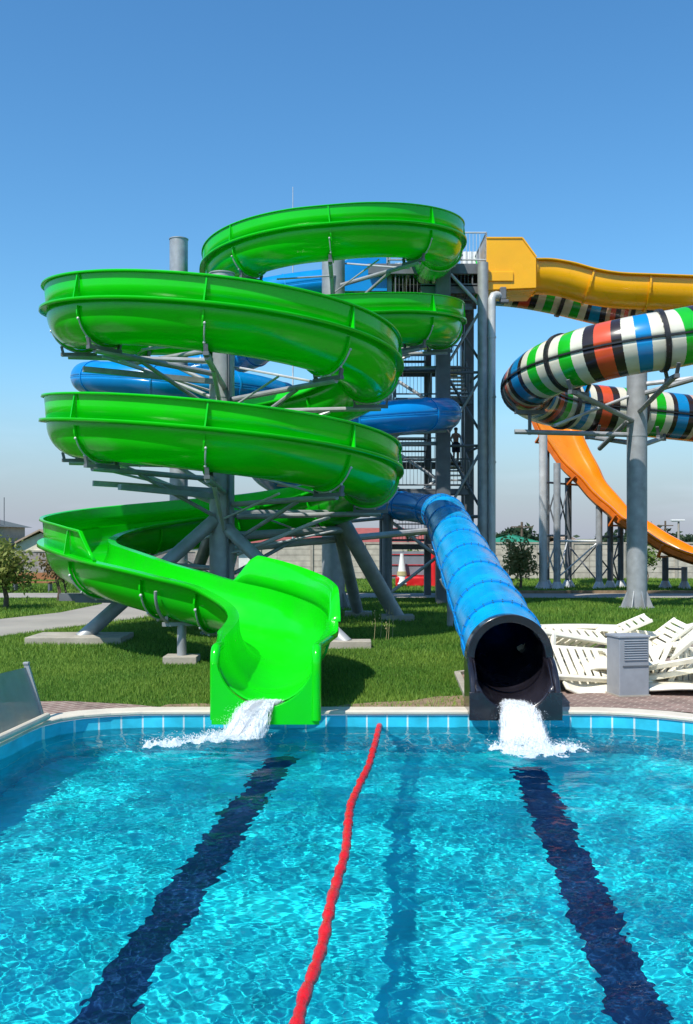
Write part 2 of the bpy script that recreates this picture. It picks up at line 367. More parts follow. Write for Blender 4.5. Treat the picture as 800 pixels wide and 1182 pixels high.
# pale dusty air low over the horizon, with a few faint clouds in it
tc_ = N.new('ShaderNodeTexCoord'); sx_ = N.new('ShaderNodeSeparateXYZ'); WL.new(tc_.outputs['Generated'], sx_.inputs[0])
hr = N.new('ShaderNodeMapRange'); hr.interpolation_type = 'SMOOTHERSTEP'; hr.inputs[1].default_value = -.02; hr.inputs[2].default_value = .21; hr.inputs[3].default_value = .85; hr.inputs[4].default_value = 0; WL.new(sx_.outputs['Z'], hr.inputs[0])
mp__ = N.new('ShaderNodeMapping'); mp__.inputs['Scale'].default_value = (3, 3, 16); WL.new(tc_.outputs['Generated'], mp__.inputs[0])
cn = N.new('ShaderNodeTexNoise'); cn.inputs['Scale'].default_value = 2.2; cn.inputs['Detail'].default_value = 7; WL.new(mp__.outputs[0], cn.inputs['Vector'])
cr_ = N.new('ShaderNodeMapRange'); cr_.inputs[1].default_value = .55; cr_.inputs[2].default_value = .8; cr_.inputs[3].default_value = 1; cr_.inputs[4].default_value = 1.22; WL.new(cn.outputs['Fac'], cr_.inputs[0])
hm = N.new('ShaderNodeMix'); hm.data_type = 'RGBA'; WL.new(hr.outputs[0], hm.inputs[0]); WL.new(tm.outputs[2], hm.inputs[6])
hv = N.new('ShaderNodeMix'); hv.data_type = 'RGBA'; hv.blend_type = 'MULTIPLY'; hv.inputs[0].default_value = 1; hv.inputs[6].default_value = (2.5, 2.62, 3.5, 1); WL.new(cr_.outputs[0], hv.inputs[7]); WL.new(hv.outputs[2], hm.inputs[7])
WL.new(hm.outputs[2], N['Background'].inputs[0]); N['Background'].inputs[1].default_value = .13
SC.view_settings.view_transform = 'Standard'; SC.view_settings.look = 'None'; SC.view_settings.exposure = .3; SC.view_settings.gamma = 1
SC.render.engine = 'CYCLES'
cy = SC.cycles; cy.use_denoising = True; cy.denoiser = 'OPENIMAGEDENOISE'; cy.max_bounces = 10; cy.transmission_bounces = 8; cy.transparent_max_bounces = 12
cy.caustics_refractive = True; cy.caustics_reflective = False; cy.blur_glossy = .3; cy.sample_clamp_indirect = 6
sl.cycles.is_caustics_light = True

# ------------------------------------------------------------------ ground and pool
DIR = .08
def arc(cx, cy_, r, a0, a1, n): return [(cx+r*math.cos(R(a)), cy_+r*math.sin(R(a))) for a in np.linspace(a0, a1, n)]
left_x = lambda y: -3.9+(y-11.2)*DIR
pool = [(left_x(2.6), 2.6)]
pool += [(left_x(11.6), 11.6), (-3.84, 12.05), (-3.79, 12.40), (-3.65, 12.72), (-3.42, 12.95), (-3.1, 13.11), (-2.7, 13.2), (-2.2, 13.22)]
pool += [(x, 13.22) for x in (-1, 0, 1, 2, 2.9)]
pool += [(3.35, 13.20), (3.75, 13.10), (4.1, 12.93), (4.45, 12.66), (4.72, 12.32), (4.9, 11.9), (4.98, 11.4), (4.98-.7, 2.6)]
pool = [tuple(map(float, p)) for p in pool]
def offset(poly, d):
    out = []; n = len(poly)
    for i in range(n):
        a = Vector(poly[i-1]); b = Vector(poly[i]); c = Vector(poly[(i+1) % n])
        n1 = Vector((-(b-a).y, (b-a).x)).normalized(); n2 = Vector((-(c-b).y, (c-b).x)).normalized()
        nn = (n1+n2).normalized(); k = d/max(.5, nn.dot(n1)); out.append(tuple(b+nn*k))
    return out
COPE = offset(pool, .30)      # outer edge of the coping
import bmesh
def sheet_with_hole(outer, hole, z, name, m):
    bm = bmesh.new(); es = []
    for poly in (outer, hole):
        vs = [bm.verts.new((p[0], p[1], z)) for p in poly]
        es += [bm.edges.new((vs[i], vs[(i+1) % len(vs)])) for i in range(len(vs))]
    bmesh.ops.triangle_fill(bm, use_beauty=True, use_dissolve=False, edges=es)
    bmesh.ops.recalc_face_normals(bm, faces=bm.faces)
    for f in bm.faces:
        if f.normal.z < 0: f.normal_flip()
    me = bpy.data.meshes.new(name); bm.to_mesh(me); bm.free(); me.materials.append(m)
    o = bpy.data.objects.new(name, me); COL.objects.link(o); return struct(o)
sheet_with_hole([(-6000, -6000), (6000, -6000), (6000, 9000), (-6000, 9000)], offset(pool, .26), 0, 'ground', M['lawn'])
# coping: ring of stones with joints
mb = MB(); n = len(pool)
inn = offset(pool, -.03)
for i in range(n):
    j = (i+1) % n; vs = []
    for p, q in ((inn[i], COPE[i]), (inn[j], COPE[j])):
        vs += [(p[0], p[1], -.03), (p[0], p[1], .024), (q[0], q[1], .024), (q[0], q[1], -.03)]
    mb.add(vs, [(0, 1, 5, 4), (1, 2, 6, 5), (2, 3, 7, 6), (3, 0, 4, 7)])
struct(mb.build('pool_coping', M['coping'], smooth=30, bevel=.015))
mb = MB()
for i in range(n):
    j = (i+1) % n
    mb.add([(*pool[i], -1.8), (*pool[j], -1.8), (*pool[j], -.04), (*pool[i], -.04)], [(0, 1, 2, 3)])
pw = struct(mb.build('pool_wall', M['wall_tile'], smooth=0))
FLOOR = -1.62
mb = MB(); mb.add([(-6, 2, FLOOR), (7, 2, FLOOR), (7, 14, FLOOR), (-6, 14, FLOOR)], [(0, 1, 2, 3)])
pf = struct(mb.build('pool_floor', M['pool_tile'], smooth=0))
lanes = []
for (xa, ya), (xb_, yb_) in (((-2.0, 3), (-.84, 13.0)), ((1.70, 3), (2.25, 12.4))):
    mb = MB(); hw = .19
    mb.add([(xa-hw, ya, FLOOR+.004), (xa+hw, ya, FLOOR+.004), (xb_+hw, yb_, FLOOR+.004), (xb_-hw, yb_, FLOOR+.004)], [(0, 1, 2, 3)])
    lanes.append(struct(mb.build('lane_marking', M['lane_tile'], smooth=0)))
for o in [pf, pw]+lanes: o.cycles.is_caustics_receiver = True

def inside(px, py, poly):
    px = np.asarray(px); py = np.asarray(py); r = np.zeros(px.shape, bool); n = len(poly)
    for i in range(n):
        x1, y1 = poly[i]; x2, y2 = poly[(i+1) % n]
        c = ((y1 > py) != (y2 > py)); xi = (x2-x1)*(py-y1)/((y2-y1) if y2 != y1 else 1e-9)+x1
        r ^= c & (px < xi)
    return r
# water surface with real waves
ws = .014; xs = np.arange(-4.9, 5.3, ws); ys = np.arange(2.5, 13.4, ws)
X, Y = np.meshgrid(xs, ys); H = np.zeros_like(X)
wx = X+.10*np.sin(1.3*Y+.7*X)+.06*np.sin(2.9*X-1.7*Y); wy = Y+.10*np.sin(1.1*X-.8*Y)+.06*np.sin(3.1*Y+1.3*X)
near = np.minimum(np.hypot(X+1.5, Y-12.3), np.hypot(X-2.15, Y-12.0)); agit = .9+.3*np.exp(-(near/2.6)**2)
for k in range(52):
    lam = .20*(1.2/.20)**(RNG.random()); th = RNG.normal(PI/2, .8); kx = 2*PI/lam*math.cos(th); ky = 2*PI/lam*math.sin(th)
    H += .0085*(lam/.5)**.1*lam/(2*PI)*np.sin(kx*wx+ky*wy+RNG.random()*2*PI)*(.7+.6*np.sin(X*.9+1.7*k)*np.sin(Y*.7+k))*agit
for k in range(40):
    lam = .058*(.15/.058)**(RNG.random()); th = RNG.normal(PI/2, .95); kx = 2*PI/lam*math.cos(th); ky = 2*PI/lam*math.sin(th)
    H += .0098*lam/(2*PI)*np.sin(kx*wx+ky*wy+RNG.random()*2*PI)*np.clip(.6+.9*np.sin(X*1.3+Y*.7+k)*np.sin(Y*.9-X*.5+2*k), 0, 2)*agit
for (sx, sy) in ((-1.5, 12.3), (2.15, 12.0)):
    d = np.hypot(X-sx, Y-sy)+.08*np.sin(X*5+Y*3); H += .007*np.sin(d*2*PI/.37+1.2*np.sin(X*3))*np.exp(-(d/1.2)**2)
Z = -.20+H
nx, ny = len(xs), len(ys)
vid = np.arange(nx*ny).reshape(ny, nx)
cx = (X[:-1, :-1]+X[1:, 1:])/2; cyy = (Y[:-1, :-1]+Y[1:, 1:])/2
keep = inside(cx, cyy, offset(pool, .08))
q = np.stack([vid[:-1, :-1], vid[:-1, 1:], vid[1:, 1:], vid[1:, :-1]], -1)[keep]
used = np.unique(q); remap = np.full(nx*ny, -1); remap[used] = np.arange(len(used))
V = np.stack([X.ravel(), Y.ravel(), Z.ravel()], 1)[used]
def fast_mesh(name, V, F, m, smooth=True, attr=None):
    me = bpy.data.meshes.new(name); k = F.shape[1]
    me.vertices.add(len(V)); me.vertices.foreach_set('co', np.ascontiguousarray(V, np.float32).ravel())
    me.loops.add(F.size); me.loops.foreach_set('vertex_index', np.ascontiguousarray(F, np.int32).ravel())
    me.polygons.add(len(F)); me.polygons.foreach_set('loop_start', np.arange(0, F.size, k, dtype=np.int32))
    try: me.polygons.foreach_set('loop_total', np.full(len(F), k, np.int32))
    except Exception: pass
    me.update(calc_edges=True); me.validate()
    if attr is not None:
        a = me.attributes.new('tint', 'FLOAT', 'POINT'); a.data.foreach_set('value', np.ascontiguousarray(attr, np.float32))
    if smooth: me.shade_smooth()
    for x in (m if isinstance(m, list) else [m]): me.materials.append(x)
    o = bpy.data.objects.new(name, me); COL.objects.link(o); return o
wo = struct(fast_mesh('water', V, remap[q], M['water']))
wo.cycles.is_caustics_caster = True

# pavers, paths, soil strips
def flat(name, poly, z, m, k=True):
    mb = MB(); mb.add([(p[0], p[1], z) for p in poly], [tuple(range(len(poly)))])
    o = mb.build(name, m, smooth=0)
    return struct(o)
import itertools
co_far = [p for p in COPE]
PAVE_R = [(1.72, 13.5), (3.2, 13.5), (3.9, 13.4), (4.5, 13.1), (5.0, 12.6), (5.25, 11.9), (5.25, 4), (14, 4), (30, 30), (7.9, 22.2), (1.9, 16.7)]
PAVE_L = [(-4.3, 4), (-4.13, 11.6), (-4.1, 12.2), (-4.0, 12.7), (-3.75, 13.05), (-3.4, 13.3), (-3.0, 13.46), (-2.55, 13.52), (-3.0, 13.75), (-3.9, 14.0), (-4.6, 13.95), (-7, 13.0), (-9, 4)]
flat('paved_terrace', PAVE_R, .02, M['pavers'])
flat('paved_strip', PAVE_L, .02, M['pavers'])
# light kerb along the edge of the terrace
mb = MB(); mb.bar((1.70, 13.55, .02), (1.86, 16.75, .02), .1, .1); mb.bar((1.86, 16.75, .02), (7.9, 22.3, .02), .1, .1); struct(mb.build('terrace_kerb', M['concrete'], smooth=0))
PATH1 = [(-60, 36), (-60, 43), (70, 43), (70, 37.2), (-6.5, 37.2), (-5.2, 31), (-6.4, 28.2), (-8.1, 23.4), (-14, 15), (-40, 10), (-30, 22), (-9.9, 28.4), (-8.6, 33), (-9.5, 37)]
flat('footpath', [(-7.2, 39), (-5.4, 34), (-5.2, 31), (-6.2, 28.2), (-8.1, 23.4), (-11, 19.5), (-17, 18.5), (-17, 24.5), (-12.2, 26.8), (-9.9, 28.4), (-8.9, 31), (-8.6, 35), (-9.5, 39)], .012, M['path'])
flat('cross_path', [(-60, 39), (80, 38.2), (80, 41.5), (-60, 42.3)], .016, M['path'])
mb = MB(); mb.bar((5, 41.8, .06), (80, 41.6, .06), .16, .14); struct(mb.build('path_kerb', M['soil'], smooth=0))
def blob(cx, cy_, rx, ry, n=18, seed=0):
    r = random.Random(seed); return [(cx+rx*math.cos(2*PI*i/n)*r.uniform(.7, 1.1), cy_+ry*math.sin(2*PI*i/n)*r.uniform(.7, 1.1)) for i in range(n)]
SOIL = [[(-2.55, 13.54), (-1.85, 13.54), (-1.7, 13.75), (-2.0, 13.9), (-2.5, 13.8)],
        [(-.3, 13.54), (1.66, 13.54), (1.7, 14.6), (1.3, 14.5), (.9, 14.1), (.4, 14.0), (0, 13.8)]]
for p in SOIL: flat('bare_soil', p, .006, M['soil'])
SOIL_B = SOIL

# grass blades
FOOT = [(-6.05, 22.35, 1.15, .75), (-3.06, 18.5, .30, .3), (1.5, 28.2, .6, .4), (.1, 21.0, .5, .3)]
def blades(n, x0, x1, y0, y1, hmin, hmax, wd, seed):
    r = np.random.default_rng(seed)
    x = r.uniform(x0, x1, n); y = r.uniform(y0, y1, n)
    ok = ~inside(x, y, offset(COPE, .02)) & ~inside(x, y, PAVE_R) & ~inside(x, y, PAVE_L)
    for fx, fy, a, b in FOOT: ok &= ~((abs(x-fx) < a) & (abs(y-fy) < b))
    for sp in SOIL: ok &= ~(inside(x, y, sp) & (r.random(n) < .8))
    ok &= abs(x) < y*.40+1
    ok &= ~((y > 38) & (y < 42.2))
    ok &= ~inside(x, y, [(-7.2, 39), (-5.4, 34), (-5.2, 31), (-6.2, 28.2), (-8.1, 23.4), (-11, 19.5), (-17, 18.5), (-17, 24.5), (-12.2, 26.8), (-9.9, 28.4), (-8.9, 31), (-8.6, 35), (-9.5, 39)])
    # patchiness
    pat = np.sin(x*1.7+1.3*np.sin(y*.9))*np.sin(y*1.3+np.sin(x*1.1)*1.7)
    x = x[ok]; y = y[ok]; pat = pat[ok]; k = len(x)
    h = r.uniform(hmin, hmax, k)*(1+.25*pat); wv = wd*r.uniform(.7, 1.3, k); a = r.uniform(0, 2*PI, k); la = r.uniform(0, 2*PI, k); ln = r.uniform(.1, .75, k)*h
    A = np.stack([x-np.cos(a)*wv, y-np.sin(a)*wv, x*0-.005], 1); B = np.stack([x+np.cos(a)*wv, y+np.sin(a)*wv, x*0-.005], 1)
    C = np.stack([x+np.cos(la)*ln, y+np.sin(la)*ln, h], 1)
    V = np.stack([A, B, C], 1).reshape(-1, 3); F = np.arange(3*k).reshape(-1, 3)
    dry = np.clip((14.9-y)/1.4, 0, 1)*(.25+.75*(x > .0)*(x < 2))
    lowf = np.sin(x*.55+2*np.sin(y*.31))*np.sin(y*.47+1.5*np.sin(x*.37)); t = np.clip(.34+.20*pat+.22*lowf+r.normal(0, .22, k)+dry*.5, 0, 1)
    return V, F, np.repeat(t, 3)
Vs = []; Fs = []; Ts = []; o_ = 0
for a in ((150000, -7, 7.5, 13.5, 19, .025, .07, .007, 1), (120000, -9, 9.5, 19, 27, .04, .09, .010, 2), (90000, -16, 16, 27, 38, .06, .12, .016, 3), (60000, -24, 24, 42, 57, .06, .13, .025, 4)):
    v, f, t = blades(*a); Vs.append(v); Fs.append(f+o_); Ts.append(t); o_ += len(v)
tag(fast_mesh('grass', np.vstack(Vs), np.vstack(Fs), M['grass'], False, np.concatenate(Ts)), 'mown green lawn between the pool edge and the far wall', 'grass', kind='stuff')
# taller dry stalks near the brace foot
mb = MB()
for x, y, h in ((.95, 22.6, .9), (.62, 22.4, .7), (.78, 22.9, .6), (1.05, 22.9, .75), (.88, 22.3, .45)):
    mb.tube([(x, y, 0), (x+.03, y, h*.6), (x+.01, y+.02, h)], [.005, .004, .003], 5)
    for k in range(5): mb.sphere((x+random.uniform(-.05, .05), y, h*random.uniform(.5, 1)), (.010, .010, .022), 5, 4)
tag(mb.build('weed_stalk', M['straw']), 'thin dry weed stalks in the shade beside the slanting grey leg', 'weed')

# ------------------------------------------------------------------ GREEN SLIDE
C1 = (-.43, 32.8); C2 = (-2.92, 24.0); RG = 3.5; RG2 = 3.43
gp = [(3.07, 36.6, 12.42), (3.07, 34.8, 12.25)]
gp += circ(C1, RG, 0, -426, {0: 12.02, -90: 11.32, -180: 10.98, -270: 10.2, -360: 9.42, -426: 8.9})
gp += [(-1.7, 28.4, 8.5)]
gp += circ(C2, RG2, 113.9, 900, {113.9: 8.15, 180: 7.68, 270: 7.0, 360: 6.43, 450: 5.78, 540: 5.14, 630: 4.51, 720: 3.91, 810: 3.0, 900: 2.32})
gp += [(-6.02, 22.3, 2.18), (-5.2, 20.65, 2.03), (-4.25, 19.4, 1.84), (-3.06, 18.6, 1.6), (-2.0, 18.05, 1.36), (-1.36, 17.25, 1.17), (-1.06, 16.2, 1.05), (-.99, 15.0, .97), (-1.01, 13.8, .92), (-1.04, 12.93, .90)]
GP, GS = catmull(gp, .1); G = framed(GP)
def iz(q, lo=0): return nearest(GP, q, lo)
i_s0 = iz((.99, 29.6, 8.9)); i_s1 = iz((-4.42, 27.2, 8.15)); i_l3 = iz((-6.5, 24, 2.3)); i_step = iz((-4.2, 19.35, 1.83)); i_e0 = iz((-2.45, 18.3, 1.45)); i_e1 = iz((-.95, 16.0, 1.03))
slide = thing('water_slide', (-3, 24, 0), 'bright green open spiral slide winding in loops down into the pool', 'water slide')
GR = .70
FL = .85
sec = [(-FL, -.045), (-FL, .015), (-.70, .02)] + [(-GR*math.cos(a), -.09-(GR+.03)*math.sin(a)) for a in np.linspace(0, PI, 21)] + [(.70, .02), (FL, .015), (FL, -.045)]
# the side flanges narrow away over the last metre, where the rolled lips take over
P_, T_, R_, U_ = G; SA = np.repeat(np.array(sec)[None], len(P_), 0); kk_ = np.clip((np.arange(len(P_))-(len(P_)-16))/12, 0, 1); kk_ = kk_*kk_*(3-2*kk_)
for col in (0, 1, -1, -2): SA[:, col, 0] = np.sign(SA[:, col, 0])*(FL+(.69-FL)*kk_)
for col in range(SA.shape[1]): SA[:, col, 0] *= 1-.05*kk_; SA[:, col, 1] *= 1-.08*kk_
VV = P_[:, None, :]+R_[:, None, :]*SA[:, :, 0:1]+U_[:, None, :]*SA[:, :, 1:2]; m_ = len(sec)
MB().add(VV.reshape(-1, 3).tolist(), [(i*m_+j, i*m_+j+1, (i+1)*m_+j+1, (i+1)*m_+j) for i in range(len(P_)-1) for j in range(m_-1)]).build('slide_channel', M['green'], slide, smooth=50, solid=.022)
def wall(a, b, side, step_end=False, name='outer_wall'):
    P, T, Rv, U = cut(G, a, b); n = len(P)
    prof = [(.715, .022), (.735, .30), (.755, .54), (.80, .555), (.805, .52)]
    k = np.ones(n)
    ramp = 6
    if step_end:
        k[-ramp:] = np.linspace(1, .08, ramp)
    sec = np.array(prof); V = P[:, None, :]+Rv[:, None, :]*(side*sec[None, :, 0:1])+U[:, None, :]*(sec[None, :, 1:2]*k[:, None, None])
    m = len(sec); fs = [(i*m+j, i*m+j+1, (i+1)*m+j+1, (i+1)*m+j) for i in range(n-1) for j in range(m-1)]
    mb = MB(); mb.add(V.reshape(-1, 3).tolist(), fs); return mb.build(name, M['green'], slide, smooth=50, solid=.022)
wall(0, (i_s0+i_s1)//2-4, -1); wall((i_s0+i_s1)//2+4, i_step, 1, True)
# outer wall of the last bend, flaring away
P, T, Rv, U = cut(G, i_e0, i_e1+7); n = len(P); k = np.clip(np.linspace(0, 1, n)/.07, 0, 1)*np.linspace(1.0, .78, n)+.02; k[-8:] *= np.array([1, .98, .92, .82, .66, .46, .24, .06]); prof = np.array([(.715, .022), (.73, .25), (.77, .47), (.84, .57), (.90, .585), (.91, .55)])
V = P[:, None, :]-Rv[:, None, :]*prof[None, :, 0:1]+U[:, None, :]*(prof[None, :, 1:2]*k[:, None, None]); m = len(prof)
MB().add(V.reshape(-1, 3).tolist(), [(i*m+j, i*m+j+1, (i+1)*m+j+1, (i+1)*m+j) for i in range(n-1) for j in range(m-1)]).build('splash_wall', M['green'], slide, smooth=50, solid=.022)
# joints: a fin over the outer wall, a collar round the channel, a steel strap under it
def gpt(i, u, v): return GP[i]+G[2][i]*u+G[3][i]*v
joints = []
for th in [0, -45, -90, -135, -180, -225, -270, -315, -360, -405]:
    z = np.interp(th, [-426, -360, -270, -180, -90, 0], [8.9, 9.42, 10.2, 10.98, 11.32, 12.02]); joints.append((iz((C1[0]+RG*math.cos(R(th)), C1[1]+RG*math.sin(R(th)), z)), -1, C1))
joints.append(((i_s0+i_s1)//2, 0, None))
for th in [137, 182, 229, 272, 316, 360, 405, 450, 495, 540, 589, 632, 676, 720, 765, 810, 855, 897]:
    z = np.interp(th, [113.9, 180, 270, 360, 450, 540, 630, 720, 810, 900], [8.15, 7.68, 7.0, 6.43, 5.78, 5.14, 4.51, 3.91, 3.0, 2.32]); joints.append((iz((C2[0]+RG2*math.cos(R(th)), C2[1]+RG2*math.sin(R(th)), z)), 1, C2))
for q in ((-4.9, 20.2, 1.95), (-3.35, 18.7, 1.64), (-2.35, 18.25, 1.44), (-1.25, 17.1, 1.16), (-.94, 15.3, .98)): joints.append((iz(q), 0, None))
ext_ranges = [(0, (i_s0+i_s1)//2-4, -1), ((i_s0+i_s1)//2+4, i_step-6, 1)]
for i, side, c in joints:
    mb = MB()
    T_ = G[1][i]
    for a in np.linspace(0, PI, 15)[:-1]:
        b = a+PI/14
        p1 = [gpt(i, -(r)*math.cos(a), -.12-r*math.sin(a)) for r in (.705, .765)]; p2 = [gpt(i, -(r)*math.cos(b), -.12-r*math.sin(b)) for r in (.705, .765)]
        d = T_*.018
        mb.add([p1[0]-d, p1[1]-d, p2[1]-d, p2[0]-d, p1[0]+d, p1[1]+d, p2[1]+d, p2[0]+d], [(0, 1, 2, 3), (7, 6, 5, 4), (1, 5, 6, 2)])
    mb.build('joint_collar', M['green'], slide, smooth=0)
    for a0, a1, s in ext_ranges:
        if a0 <= i < a1:
            mb = MB(); d = T_*.016
            pr = [(.735, .03), (.86, .03), (.80, .53), (.77, .53)]
            vs = [gpt(i, s*u, v)-d for u, v in pr]+[gpt(i, s*u, v)+d for u, v in pr]
            mb.add(vs, [(0, 1, 2, 3), (7, 6, 5, 4), (0, 4, 5, 1), (1, 5, 6, 2), (2, 6, 7, 3)]); mb.build('wall_fin', M['green'], slide, smooth=0)
    if i > i_l3-10:
        mb = MB(); d = T_*.007; vs = []
        for a in np.linspace(.12, PI-.12, 17): e = gpt(i, -.690*math.cos(a), -.09-.72*math.sin(a)); vs += [e-d, e+d]
        mb.add(vs, [(2*k, 2*k+1, 2*k+3, 2*k+2) for k in range(16)]); mb.build('joint_seam', M['seam'], slide, smooth=0)
    s = side or 1
    pts = [gpt(i, s*.775*math.cos(a), -.12-.775*math.sin(a))+T_*.05 for a in np.linspace(.35, 2.0, 12)]
    mb = MB(); mb.tube(pts, .017, 8)
    for a in (.35, .9, 1.35): mb.sphere(gpt(i, s*.785*math.cos(a), -.12-.785*math.sin(a))+T_*.05, .03, 6, 5)
    mb.build('steel_strap', M['steel_light'], slide)
# pool end plate
mb = MB(); i = len(GP)-1; ye = GP[i][1]; xe = GP[i][0]; ze = GP[i][2]
arcp = [(-.625*math.cos(a), -.12-.62*math.sin(a)) for a in np.linspace(0, PI, 25)]
out = [(-.69, -.20)]+[(-.69, v) for v in np.linspace(-.22, -.98, 11)]+[(u, -.98) for u in np.linspace(-.69, .69, 13)[1:-1]]+[(.69, v) for v in np.linspace(-.98, -.22, 11)]+[(.69, -.20)]
inn_ = [(-.63, -.20)]+[(-.63*math.cos(a), min(-.205, -.09-.665*math.sin(a))) for a in np.linspace(0, PI, len(out)-2)]+[(.63, -.20)]
vs = []
for (u, v), (a, b) in zip(out, inn_):
    for yy in (ye-.17, ye-.06): vs += [(xe+u, yy, ze+v), (xe+a, yy, ze+b)]
fs = []
for k in range(len(out)-1):
    o4 = 4*k; fs += [(o4, o4+1, o4+5, o4+4), (o4+2, o4+6, o4+7, o4+3), (o4, o4+4, o4+6, o4+2), (o4+1, o4+3, o4+7, o4+5)]
fs += [(0, 2, 3, 1), (4*len(out)-4, 4*len(out)-3, 4*len(out)-1, 4*len(out)-2)]
mb.add(vs, fs); mb.build('end_lip', M['green'], slide, smooth=40, bevel=.02)
# rolled side lips over the last metres
for s in (-1, 1):
    a = len(GP)-15; b = len(GP)
    P_ = [GP[k]+G[2][k]*(s*(.80-.145*min(1, max(0, (k-a)/(b-a-4)))))+G[3][k]*(-.02) for k in range(a, b)]
    e0 = P_[-1]; dn = Vector((0, 0, -1)); fw = Vector((0, -1, 0)); cs = Vector((s*-.0, 0, 0))
    P_ = [Vector(p) for p in P_]
    P_ += [Vector(e0)+fw*.13*math.sin(a)+dn*.20*(1-math.cos(a))+cs*(a/1.57) for a in (.3, .6, .9, 1.2, 1.5)]
    P_ += [P_[-1]+dn*t for t in (.15, .35, .55, .72)]
    nt_ = len(P_); rr = [.062]*nt_
    MB().tube(P_, rr, 14).build('rolled_lip', M['green'], slide)

# ------------------------------------------------------------------ columns and steel
def column(x, y, z, r, label, mtl, flare=True, cap=True, name='support_column', seam=True):
    t = thing(name, (x, y, 0), label, 'column', 'steel columns carrying the slides')
    mb = MB(); mb.tube([(x, y, .0), (x, y, z*.5), (x, y, z)], r, 28); mb.build('shaft', mtl, t)
    if seam:
        mb = MB()
        zz = 2.6
        while zz < z-.4: mb.tube([(x, y, zz-.02), (x, y, zz+.02)], r+.012, 28); zz += 3.1
        mb.build('weld_band', mtl, t)
    if flare:
        mb = MB(); mb.tube([(x, y, -.02), (x, y, .05)], r*1.75, 24)
        for k in range(8):
            a = 2*PI*k/8+.2; d = Vector((math.cos(a), math.sin(a), 0)); q = Vector((-d.y, d.x, 0))*.012; c = Vector((x, y, 0))
            vs = [c+d*r*.95+Vector((0, 0, .05)), c+d*r*1.65+Vector((0, 0, .05)), c+d*r*.98+Vector((0, 0, .6))]
            mb.add([v-q for v in vs]+[v+q for v in vs], [(0, 1, 2), (5, 4, 3), (1, 4, 5, 2)])
        mb.build('base_plate', mtl, t, smooth=30)
    if cap:
        mb = MB(); mb.tube([(x, y, z), (x, y, z+.03)], r*1.06, 28); mb.build('top_cap', mtl, t)
    return t
def pipe(parent, a, b, r, m=None, name='brace', n=10):
    return MB().tube([a, b], r, n).build(name, m or M['steel'], parent)
colA = column(-3.0, 24.0, 8.66, .30, 'thick grey column inside the big front loops of the green slide', M['steel'])
colB = column(-.43, 32.8, 12.3, .38, 'grey column at the centre of the uppermost green loop', M['steel'])
colC = column(-5.54, 32.9, 12.17, .30, 'round grey column rising behind the left of the green spiral, its capped top in the sky', M['steel'])
colD = column(9.62, 33.0, 9.2, .33, 'lone grey column carrying the rainbow striped tube on the right', M['steel'])
# a dark cable run on the front column
MB().tube([(-2.82, 23.72, .2), (-2.80, 23.72, 8.4)], .03, 6).build('cable', M['steel_dark'], colA)
# raking legs with concrete pads
def leg(par, foot, top, r, pad):
    pipe(par, foot, top, r, name='raking_leg', n=20)
    MB().box((foot[0], foot[1], .07), (*pad, .17)).build('footing', M['concrete'], par, smooth=0, bevel=.015)
leg(colA, (-5.95, 22.3, .05), (-3.15, 23.8, 2.75), .16, (2.1, 1.3))
leg(colA, (.02, 21.1, .05), (-2.85, 23.8, 2.55), .15, (1.0, .5))
leg(colA, (1.45, 28.2, .05), (-.25, 26.3, 3.0), .21, (.9, .7))
leg(colA, (.35, 29.5, .05), (-.3, 26.6, 2.95), .17, (.8, .6))
pipe(colA, (-3, 24, 2.35), (-.1, 26.5, 2.55), .11)
pipe(colA, (-3, 24, 2.9), (.6, 26.3, 2.97), .10)
pipe(colA, (-2.9, 24, 2.05), (2.6, 31, 2.55), .10, M['steel_light'])
leg(colA, (-4.9, 29.5, .05), (-3.2, 24.2, 2.7), .16, (1, .8))
# post under the last curve
post = thing('support_post', (-3.06, 18.5, 0), 'short grey post on a small concrete pad under the green run-out', 'post')
MB().tube([(-3.06, 18.5, .1), (-3.06, 18.5, .70)], .085, 20).build('shaft', M['steel'], post)
MB().box((-3.06, 18.5, .06), (.62, .5, .16)).build('footing', M['concrete'], post, smooth=0, bevel=.015)
ii = iz((-3.06, 18.55, 1.6)); mb = MB()
mb.tube([gpt(ii, .79*math.cos(a), -.12-.79*math.sin(a)) for a in np.linspace(.15, PI-.15, 20)], .03, 8)
mb.bar((-3.4, 18.4, .72), (-2.72, 18.6, .72), .12, .07)
for s in (-1, 1): mb.box((-3.06+s*.26, 18.5+s*.08, .79), (.06, .12, .16))
mb.build('cradle', M['steel'], post)
